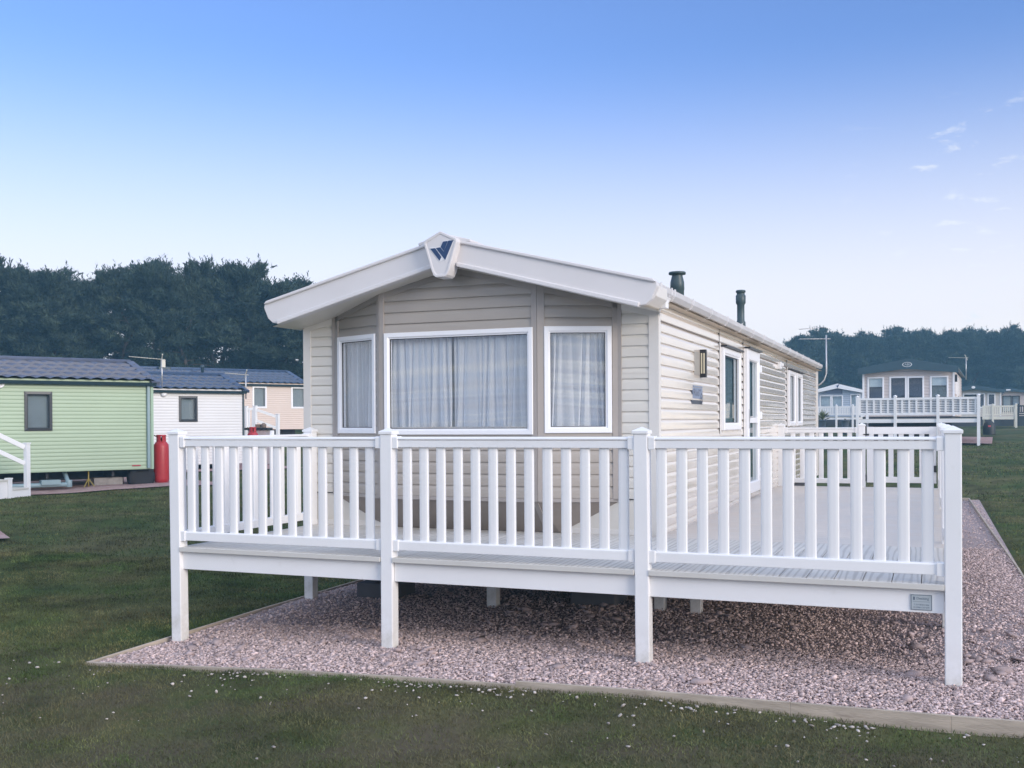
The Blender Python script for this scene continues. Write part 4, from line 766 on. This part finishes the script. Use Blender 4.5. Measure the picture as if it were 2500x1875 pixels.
# gas bottles
RED = mat('gas_red', (.44, .03, .035), .4, .5, .08, 6, dirt=((.3, .03, .03), 8, .5))
def gas_bottle(loc, lab, h=1.22, r=.19):
    t = thing('gas_bottle', lab, 'gas bottle', loc, 0, 'red gas bottles beside the caravans'); mb = MB()
    mb.lathe([(r*.85, 0), (r*.86, .05), (r*.98, .07), (r, .12), (r, h*.74), (r*.93, h*.80), (r*.7, h*.85), (r*.35, h*.875), (.05, h*.88)], n=22); mb.build('cylinder', RED, t)
    mb = MB(); n = 20; vs = []; r2 = r*.62; z0, z1 = h*.845, h
    for k in range(n):
        a = 2*math.pi*k/n
        for z, rr in ((z0, r2), (z1, r2*.96)): vs.append((rr*math.cos(a), rr*math.sin(a), z))
    fs = [(2*k, 2*((k+1) % n), 2*((k+1) % n)+1, 2*k+1) for k in range(n) if k % 5 != 2]; mb.add(vs, fs, True)
    mb.lathe([(r2*.99, h*.965), (r2*1.02, h*.98), (r2, h), (r2*.93, h)], n=20); mb.build('shroud', RED, t)
    mb = MB(); mb.tube([(0, 0, h*.87), (0, 0, h*.95)], .025, 8); mb.tube([(0, 0, h*.92), (-.08, -.02, h*.94), (-.2, -.02, h*.99)], .014, 6); mb.build('valve', mat('brass', (.35, .24, .08), .4, metal=.8), t)
    return t
g1 = (-17.93, 20.76); zg = gz(*g1)+.06
gas_bottle((*g1, .17), 'tall red gas bottle standing on a paving slab at the green caravan corner')
gas_bottle((-21.28, 29.12, .30), 'red gas bottle below the black lidded box beside the white caravan', 1.25)
mb = MB(); mb.tube([(-18.25, 20.72, 1.42), (-18.2, 20.66, 1.40), (-18.12, 20.6, 1.25), (-18.14, 20.55, .8), (-18.2, 20.5, .5)], .016, 6); tag(mb.build('gas_hose', mat('hose_yellow', (.45, .36, .12), .5)), 'thin yellow gas hose hanging by the red bottle and green caravan', 'hose')
mb = MB(); mb.box(-18.4, -17.4, 20.4, 21.0, .08, .165); tag(mb.build('paving_slab', CONC, bevel=.01), 'grey paving slab under the red gas bottle', 'slab')
ca, sa = math.cos(R(60)), math.sin(R(60))
def g2w(x, y): return (E1[0]+x*ca-y*sa, E1[1]+x*sa+y*ca)
for x, y, s, lab in ((-.95, .55, (.34, .16, .17), 'long grey concrete block lying under the green caravan beside its tyre'), (-.55, 1.1, (.12, .2, .2), 'short concrete block lying farther under the green caravan')):
    px, py = g2w(x, y); mb = MB(); mb.box(-s[0], s[0], -s[1], s[1], -.05, s[2]); tag(mb.build('concrete_block', CONC, bevel=.01, loc=(px, py, gz(px, py)+.03), rot=R(60)), lab, 'block')
px, py = g2w(-1.5, .1); t = thing('axle_stand', 'small yellow axle stand propping the green caravan', 'axle stand', (px, py, gz(px, py)+.03), R(60)); YEL = mat('stand_yellow', (.34, .26, .06), .5)
mb = MB(); mb.tube([(0, 0, 0), (0, 0, .40)], .016, 8); mb.build('column', YEL, t)
for sx in (-1, 1): mb = MB(); mb.bar((sx*.12, -.06, 0), (0, 0, .2), .018, .018); mb.build('leg', YEL, t)
# white steps at the left edge, in front of the green caravan
st = thing_w('entrance_steps', 'white plastic steps with sloping handrails before the green caravan', 'steps', (-18.3, 16.6, gz(-18.3, 16.6)))
def wpost(p, x, y, z0, z1, h=.05, name='post'): mb = MB(); mb.box(x-h, x+h, y-h, y+h, z0, z1); mb.box(x-h-.01, x+h+.01, y-h-.01, y+h+.01, z1, z1+.03); mb.build(name, UPVC, p, .006)
wpost(st, -18.23, 16.88, .0, 1.24); 
mb = MB(); mb.bar((-18.26, 16.84, 1.17), (-18.95, 15.3, 2.05), .06, .10); mb.build('handrail', UPVC, st, .004); mb = MB(); mb.bar((-18.26, 16.84, .82), (-18.95, 15.3, 1.70), .05, .09); mb.build('handrail', UPVC, st, .004)
wpost(st, -18.19, 16.36, .0, .50)
mb = MB(); mb.box(-18.3, -17.9-.28, 16.4, 16.84, .08, .26); mb.box(-19.0, -18.19, 15.6, 16.34, .08, .46); mb.build('step_riser', UPVC, st, .004)
mb = MB(); mb.box(-19.2, -18.16, 16.36, 16.86, .26, .30); mb.box(-19.6, -18.16, 15.5, 16.34, .46, .50); mb.build('tread', NOSE, st, .004)
# white slatted screen between, seen through the pickets
px, py = P(470, 1100, 30.5).x, P(470, 1100, 30.5).y; t = thing('slatted_screen', 'low white slatted screen on the lawn seen through the fence pickets', 'screen', (px, py, gz(px, py)), R(60))
mb = MB()
for k in range(4): mb.box(-1.0, .15, -.02, .02, .12+k*.16, .26+k*.16)
mb.build('slats', UPVC, t, .003); mb = MB(); mb.box(-.6, -.54, .02, .06, 0, .74); mb.box(0, .06, .02, .06, 0, .74); mb.build('stake', UPVC, t)
# steps with rail of the peach caravan
sp = thing_w('entrance_steps', 'white landing and steps with sloping rails against the peach caravan', 'steps', (-24.5, 33.5, gz(-24.5, 33.5)))
def pk(u, v, q=41): p = P(u, v, q); return (p.x, p.y, p.z)
a, b, c = pk(601, 993), pk(623, 992), pk(678, 1012); g = gz(a[0], a[1])
for p in (a, b): wpost(sp, p[0], p[1], g, p[2], .06)
wpost(sp, c[0], c[1], g, c[2], .06)
mb = MB(); mb.bar((b[0], b[1], b[2]-.12), (c[0], c[1], c[2]-.1), .07, .1); mb.build('handrail', UPVC, sp); mb = MB(); mb.bar((b[0], b[1], b[2]-.55), (c[0], c[1], c[2]-.55), .06, .1); mb.build('handrail', UPVC, sp)
mb = MB(); mb.bar((a[0], a[1], a[2]-.1), (b[0], b[1], b[2]-.1), .07, .1); mb.build('handrail', UPVC, sp); mb = MB(); mb.bar((a[0], a[1], a[2]-.85), (b[0], b[1], b[2]-.85), .07, .1); mb.build('handrail', UPVC, sp)
for k in range(2): f_ = (k+.7)/2.3; mb = MB(); x, y = a[0]+(b[0]-a[0])*f_, a[1]+(b[1]-a[1])*f_; mb.box(x-.04, x+.04, y-.02, y+.02, a[2]-.85, a[2]-.1); mb.build('baluster', UPVC, sp)
d = Vector((c[0]-b[0], c[1]-b[1], 0)).normalized(); mb = MB()
for k in range(4): x, y = b[0]+d.x*(.1+.25*k), b[1]+d.y*(.1+.25*k); mb.box(x-.14, x+.14, y-.1, y+.9, g, a[2]-.95-.22*k)
mb.build('tread', UPVC, sp)
# lidded box by the second bottle
p = P(632, 1062, 35.8); t = thing('storage_box', 'grey plank box with a black lid beside the second red gas bottle', 'box', (p.x, p.y, gz(p.x, p.y)), R(20)); hh = 1.50-gz(p.x, p.y)
mb = MB()
for k in range(6): mb.box(-.32+k*.107, -.32+k*.107+.1, -.25, .25, .02, hh-.06)
mb.build('panel', mat('grey_planks', (.42, .36, .37), .7), t); mb = MB(); mb.box(-.42, .40, -.32, .32, hh-.06, hh+.02); mb.build('lid', BLACK, t, .01)
mb = MB(); mb.box(-.1, .05, -.1, .1, hh+.021, hh+.14); mb.lathe([(.09, 0), (.10, .1), (.04, .16)], (.17, 0, hh+.021), 10); mb.build('clutter', mat('clutter_brown', (.20, .15, .12), .7), t, .01)

# ------------------------------------------------------------------ caravans and decks on the right
GWALL = mat('pale_pink_cladding', (.56, .49, .46), .5, .5, .04, .8); BLUEW = mat('blue_grey_cladding', (.40, .46, .54), .5, .5, .04); DROOF = mat('dark_green_fascia', (.035, .075, .10), .5, .5, .1); STONEW = mat('pale_stone_cladding', (.56, .52, .48), .55, .5, .04)
def gable_caravan(lab, u0, u1, q0, zb, ze, zr, L_, wm, fm, ang, fth=.30):
    """gable end towards the viewer; its own frame: x along the front, y away"""
    p0 = P(u0, 1000, q0); a = R(ang); d = Vector((math.cos(a), math.sin(a), 0)); Rv, Fv = Vector(CAM_R), Vector(CAM_F); k1 = (u1-PX)/FPX; o = Vector((p0.x, p0.y, 0))
    W = (k1*Fv.dot(o)-Rv.dot(o))/(Rv.dot(d)-k1*Fv.dot(d)); g = gz(p0.x, p0.y); t = thing('static_caravan', lab, 'caravan', (p0.x, p0.y, g), a); zb, ze, zr = zb-g, ze-g, zr-g
    w_ = Wall((0, 0), (1, 0)); zt = lambda x: zr-(zr-ze)*abs(x-W/2)/(W/2)
    return t, w_, W, g, zb, ze, zr, zt, L_, wm, fm, fth
def finish(c, holes):
    t, w_, W, g, zb, ze, zr, zt, L_, wm, fm, fth = c
    mb = MB(); siding(mb, w_, 0, W, zb, zr, .13, [(a+.02, b-.02, c_+.02, d-.02) for a, b, c_, d in holes], ROUND, zt); mb.build('front_wall', wm, t)
    mb = MB(); siding(mb, Wall((W, 0), (0, 1)), 0, L_, zb, ze, .13, (), ROUND); siding(mb, Wall((0, L_), (0, -1)), 0, L_, zb, ze, .13, (), ROUND); mb.add([(0, .3, zb), (W, .3, zb), (W, L_, zb), (0, L_, zb)], [(0,1,2,3)]); mb.add([(0, L_, zb), (W, L_, zb), (W, L_, ze), (W/2, L_, zr), (0, L_, ze)], [(0,1,2,3,4)]); mb.build('side_wall', wm, t)
    oh = .18; mb = MB(); s = (zr-ze)/(W/2); y0, y1 = -.35, L_+.1
    for sx in (-1, 1):
        x0, x1 = W/2, W/2+sx*(W/2+oh); za, zc = zr+.12, zr+.12-s*(W/2+oh); mb.prism([(x0, za), (x1, zc), (x1, zc-.06), (x0, za-.06)], y0+.05, y1)
    mb.build('roof', DROOF if fm is not UPVC else TILE_D, t)
    for sx in (-1, 1):
        x0, x1 = W/2, W/2+sx*(W/2+oh+.02); za, zc = zr+.14, zr+.14-s*(W/2+oh+.02); mb = MB(); mb.prism([(x0, za), (x1, zc), (x1, zc-fth*.62), (x0, za-fth)], y0, y0+.05); mb.build('fascia', fm, t, .01)
    mb = MB(); mb.add([(-oh, y0+.04, ze+.0), (W/2, y0+.04, zr-.02), (W+oh, y0+.04, ze), (W+oh, .02, ze), (W/2, .02, zr-.02), (-oh, .02, ze)], [(0,1,4,5),(1,2,3,4)]); mb.build('soffit', wm, t)
    for x in (0, W): mb = MB(); w_.box(mb, x-.04, x+.04, zb, ze, 0, .03); mb.build('corner_trim', UPVC2, t)
    mb = MB(); mb.box(.1, W-.1, .1, L_, zb-.2, zb-.002); mb.build('chassis', DARKU, t)
    mb = MB(); mb.box(.08, W-.08, .03, .07, -.3, zb-.003); mb.build('underfloor_shade', mat('underfloor_shade_tone', (.05, .055, .065), .8), t)  # dark sheet added below the floor to stand for the shadow there
def xu(c, u):            # local x on the front plane for photo column u
    t = c[0]; a = t.rotation_euler.z; d = Vector((math.cos(a), math.sin(a), 0)); k = (u-PX)/FPX; Rv, Fv = Vector(CAM_R), Vector(CAM_F); o = Vector((t.location.x, t.location.y, 0)); return (k*Fv.dot(o)-Rv.dot(o))/(Rv.dot(d)-k*Fv.dot(d))
def zv(c, u, v):         # local z there for photo row v
    t = c[0]; a = t.rotation_euler.z; x = xu(c, u); p = t.location+Vector((math.cos(a), math.sin(a), 0))*x; q = Vector(CAM_F).dot(Vector((p.x, p.y, 0))); return P(u, v, q).z-t.location.z
F2 = [(0,-.02),(0,.03),(.06,.036),(.07,.02),(.07,-.03)]
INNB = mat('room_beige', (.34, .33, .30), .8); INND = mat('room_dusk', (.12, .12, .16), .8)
def gwin(c, u0, u1, v0, v1, frame=UPVC2, back=INND, blind=None, name='window'):
    um = (u0+u1)/2; r_ = (xu(c, u0), xu(c, u1), zv(c, um, v1), zv(c, um, v0)); o = window(c[0], c[1], *r_, frame, GLASSD, F2, .07, False, name=name)
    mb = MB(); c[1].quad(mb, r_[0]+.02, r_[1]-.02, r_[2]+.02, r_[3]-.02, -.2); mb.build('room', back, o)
    if blind: mb = MB(); c[1].quad(mb, r_[0]+.08, r_[1]-.08, r_[3]-blind, r_[3]-.07, -.05); mb.build('blind', WHT, o)
    return r_
zP = lambda u, v, q: P(u, v, q).z
# main one on the right
c1_ = gable_caravan('pale pink caravan with dark green gable fascia and French doors above the louvred white deck', 2108.3, 2328.6, 44.5, zP(2200, 1017, 44), zP(2108, 907, 44.5), zP(2214, 886, 44), 10.5, GWALL, DROOF, -2.9, .42)
h = [gwin(c1_, 2118, 2158.7, 920.5, 978, back=INND, blind=.42), gwin(c1_, 2171.5, 2214, 919, 1014, name='french_door', back=INND), gwin(c1_, 2215, 2256.5, 918.5, 1014, name='french_door', back=INND), gwin(c1_, 2270.6, 2316, 917.4, 978, back=INNB, blind=.40)]
finish(c1_, h)
W1 = c1_[2]; mb = MB(); k = 24; zo = c1_[6]-.10; mb.add([(W1/2+.19*math.cos(6.283*i/k)*s_, -.362, zo+.10*math.sin(6.283*i/k)*s_) for s_ in (1, .85) for i in range(k)], [(i, (i+1) % k, k+(i+1) % k, k+i) for i in range(k)]); me = text_mesh('ABI', .13); mb.add([(W1/2+v.co.x*1.05, -.362, zo+v.co.y) for v in me.vertices], [tuple(p.vertices) for p in me.polygons]); mb.build('badge', WHT, c1_[0])
wsd = Wall((W1, 0), (0, 1))
for a_, nm in ((1.6, 'window'), (3.2, 'door'), (5.4, 'window')):
    z0 = c1_[4]+.05 if nm == 'door' else c1_[4]+.95; window(c1_[0], wsd, a_, a_+.8, z0, c1_[5]-.15, UPVC2, GLASSD, F2, .07, False, name=nm)
mb = MB(); wsd.box(mb, .5, .7, c1_[5]-.5, c1_[5]-.2, 0, .12); mb.build('wall_lamp', BLACK, c1_[0])
aerial(c1_[0], W1+.25, 9.5, c1_[5]-.1, c1_[5]+1.0, .8, False)
def far_deck(lab, uL, uR, q, vr, vbr, vfa, vfb, posts, nb, m=UPVC, depth=3.5, slats=None, ang=-2.9, vbase=None, cat='deck'):
    """deck front seen square on: rail top row vr, bottom rail vbr, fascia board vfa..vfb"""
    p = P(uL, 1000, q); a = R(ang); d = Vector((math.cos(a), math.sin(a), 0)); Rv, Fv = Vector(CAM_R), Vector(CAM_F); o = Vector((p.x, p.y, 0)); g = gz(p.x, p.y)-.1
    t = thing('raised_deck', lab, cat, (p.x, p.y, g), a)
    X = lambda u: ((u-PX)/FPX*Fv.dot(o)-Rv.dot(o))/(Rv.dot(d)-(u-PX)/FPX*Fv.dot(d)); um = (uL+uR)/2
    def Z(v): xx = X(um); pp = o+d*xx; return P(um, v, Fv.dot(pp)).z-g
    W = X(uR); zr, zbr, zfa, zfb = Z(vr), Z(vbr), Z(vfa), Z(vfb)
    mb = MB(); mb.box(0, W, -.02, .04, zfb, zfa); mb.box(W-.05, W-.01, .05, depth, zfb, zfa); mb.build('fascia_board', m, t)
    mb = MB(); mb.box(0, W, 0, depth, zfa, zfa+.03); mb.build('deck_boards', NOSE, t)
    mb = MB(); mb.box(0, W, -.03, .03, zr-.09, zr); mb.box(W-.08, W-.02, 0, depth, zr-.09, zr); rl = mb.build('railing', m, t)
    mb = MB(); mb.box(0, W, -.025, .025, zbr, zbr+.07); mb.box(W-.075, W-.025, 0, depth, zbr, zbr+.07); mb.build('bottom_rail', m, rl)
    bm = None
    for k in range(nb):
        x = (k+.5)/nb*W
        if bm is None: mb = MB(); mb.box(-.035, .035, -.018, .018, zbr+.05, zr-.05); b = mb.build('baluster', m, rl); bm = b.data
        else: b = link('baluster', bm, rl)
        b.location = (x, 0, 0)
    for k in range(int(depth/.28)): b = link('baluster', bm, rl); b.location = (W-.05, .2+k*.28, 0); b.rotation_euler.z = R(90)
    if slats:
        mb = MB()
        ph_ = (zr-zbr-.15)/slats
        for k in range(slats):
            z = zbr+.07+ph_*k; mb.box(0, W, .022, .034, z, z+ph_*.56)
        mb.build('slats', m, t); mb = MB(); mb.box(0, W, .060, .070, zbr+.05, zr-.06); mb.build('gap_shade_panel', mat('gap_shade_grey', (.15, .17, .24), .6), t)  # dark sheet added behind the slats, its colour standing for shade in the gaps
    for k, u in enumerate(posts):
        x = X(u); gp_ = gz(*(o+d*x).xy)-g-.05; mb = MB(); mb.box(x-.055, x+.055, -.06, .05, gp_, zr+.05); mb.lathe([(.08, zr+.05), (.08, zr+.07), (.01, zr+.11)], (x, 0, 0), 4); mb.build('post', m, t)
    for x, y in ((W-.06, depth), (.06, depth)): mb = MB(); mb.box(x-.055, x+.055, y-.05, y+.05, -.1, zr+.05); mb.build('post', m, t)
    return t, W, X
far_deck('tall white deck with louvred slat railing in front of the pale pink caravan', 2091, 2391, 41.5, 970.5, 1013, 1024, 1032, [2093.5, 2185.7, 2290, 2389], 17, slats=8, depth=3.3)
pw = P(2330, 1092, 41); patch((pw.x+.75, pw.y-.2), 4.2, 6.0, -3, .5, 'red gravel bed under the louvred white deck', .6, -1.0, .09)
def hit(u, v):
    for q in np.arange(20, 90, .2):
        p = P(u, v, q)
        if p.z < gz(p.x, p.y)+.13: return p
    return p
# black rounded barbecue cover
p = hit(2415, 1060); t = thing('barbecue_cover', 'black round topped cover standing on red gravel beside the louvred deck post', 'cover', (p.x, p.y, p.z), 0)
mb = MB(); mb.lathe([(.27, -.03), (.27, 0), (.275, .25), (.265, .38), (.22, .52), (.12, .62), (.03, .645)], n=20); mb.build('cover', mat('cover_black', (.016, .02, .024), .55, var=.2), t); mb = MB(); mb.box(-.06, .06, -.285, -.27, .34, .42); mb.build('patch', mat('patch_pink', (.55, .10, .14), .5), t)
# blue grey one, left behind
c0_ = gable_caravan('blue grey caravan with white gable fascia partly behind the cream caravan', 1988, 2106, 68, zP(2040, 1018, 68), zP(2100, 958, 68), zP(2047, 943, 68), 10, BLUEW, UPVC, -2.9, .30)
h = [gwin(c0_, 2001, 2030, 965, 995, back=WHT), gwin(c0_, 2030.5, 2058, 965, 995, back=WHT), gwin(c0_, 2076, 2101, 962, 1012, back=WHT, name='french_door')]; finish(c0_, h)
mb = MB(); q_ = [(xu(c0_, u), -.045, zv(c0_, u, v)) for u, v in ((2003, 961.5), (2057, 961.5), (2057, 950), (2046, 947.5))]; mb.add(q_+[(x, .0, z) for x, y, z in q_], [(0,1,2,3)]+[(i, (i+1) % 4, 4+(i+1) % 4, 4+i) for i in range(4)]); mb.build('gable_window', mat('dusk_glass', (.10, .12, .18), .1), c0_[0])
mb = MB(); zo = c0_[6]+.0; W0 = c0_[2]; mb.prism([(W0/2-.10, zo+.06), (W0/2-.02, zo-.02), (W0/2+.02, zo+.05), (W0/2+.12, zo+.1), (W0/2+.02, zo-.14)], -.37, -.352); mb.build('emblem', NAVY, c0_[0])
far_deck('white picket railed deck before the blue grey caravan, posts on grass', 1985, 2092, 64, 992, 1013, 1020, 1024.5, [2042, 2082], 26, depth=3)
# stone coloured one and the last one at the right edge
c2_ = gable_caravan('stone coloured caravan with dark roof behind the cream picket deck', 2312, 2443, 66, zP(2380, 1018, 66), zP(2440, 958, 66), zP(2379, 946, 66), 10, STONEW, DROOF, -2.9, .28)
h = [gwin(c2_, 2351, 2405, 960.5, 996, back=INND), gwin(c2_, 2411, 2430.5, 960.5, 990, back=INND)]; finish(c2_, h)
mb = MB(); W2_ = c2_[2]; zo = c2_[6]-.02; mb.add([(W2_/2+.11*math.cos(6.283*i/16), -.362, zo+.08*math.sin(6.283*i/16)) for i in range(16)], [tuple(range(16))]); mb.build('badge', WHT, c2_[0])
far_deck('cream picket railed deck beside the black cover, at the lawn edge', 2398, 2483, 60, 990, 1014, 1017, 1024, [2424, 2481], 17, m=mat('cream_upvc', (.72, .69, .60), .5), depth=3)
c3_ = gable_caravan('pinkish caravan with dark framed patio doors at the right picture edge', 2395, 2530, 74, zP(2460, 1016, 74), zP(2500, 962, 74), zP(2455, 953, 74), 10, GWALL, DROOF, -2.9, .24)
h = [gwin(c3_, 2447, 2470, 966, 1006, DKFR, WHT, name='patio_door'), gwin(c3_, 2471, 2490, 966, 1006, DKFR, WHT, name='patio_door')]; finish(c3_, h)
mb = MB(); W3_ = c3_[2]; zo = c3_[6]-.0; mb.box(W3_/2-.14, W3_/2+.14, -.365, -.352, zo-.04, zo+.04); mb.build('badge', WHT, c3_[0])
far_deck('dark railed deck before the last pinkish caravan', 2484, 2560, 66, 989, 1008, 1010, 1013, [2486, 2520], 12, m=DKFR, depth=2.5)
# planters on the grass
POT = mat('pot_blue_grey', (.17, .20, .25), .6)
for k, (u, q, lab) in enumerate(((2008, 57, 'blue grey planter holding a spiky yellow green yucca behind the gate'), (2063.5, 57, 'empty looking blue grey planter beside the yucca planter'))):
    p = P(u, 1040, q); t = thing('planter', lab, 'planter', (p.x, p.y, gz(p.x, p.y)), 0, 'planters on the grass before the blue grey caravan'); top = P(u, 1025 if k == 0 else 1025, q).z-t.location.z
    mb = MB(); mb.lathe([(.14, 0), (.17, top*.5), (.22, top-.06), (.25, top-.05), (.25, top), (.21, top), (.20, top-.06), (.01, top-.07)], n=18); mb.build('pot', POT, t)
    V = []; r = np.random.default_rng(40+k)
    nn = 90 if k == 0 else 22
    for i in range(nn):
        a, e = r.uniform(0, 6.28), r.uniform(.15, 1.45); d_ = np.array([math.cos(a)*math.cos(e), math.sin(a)*math.cos(e), math.sin(e)]); w2 = np.array([-math.sin(a), math.cos(a), 0])*.022; b_ = np.array([0, 0, top-.04+(r.uniform(0, .18) if k == 0 else 0)]); ln = r.uniform(.4, .6) if k == 0 else r.uniform(.1, .2); V.append([b_-w2, b_+w2, b_+d_*ln*.6+w2*.9, b_+d_*ln+np.array([0, 0, -.05]), b_+d_*ln*.6-w2*.9])
    V = np.array(V).reshape(-1, 3); link('leaves', npmesh('leaves', V, np.arange(len(V)).reshape(-1, 5), mat('yucca_leaf', (.26, .28, .08), .6, island=.4) if k == 0 else mat('dull_leaf', (.08, .10, .05), .7)), t)
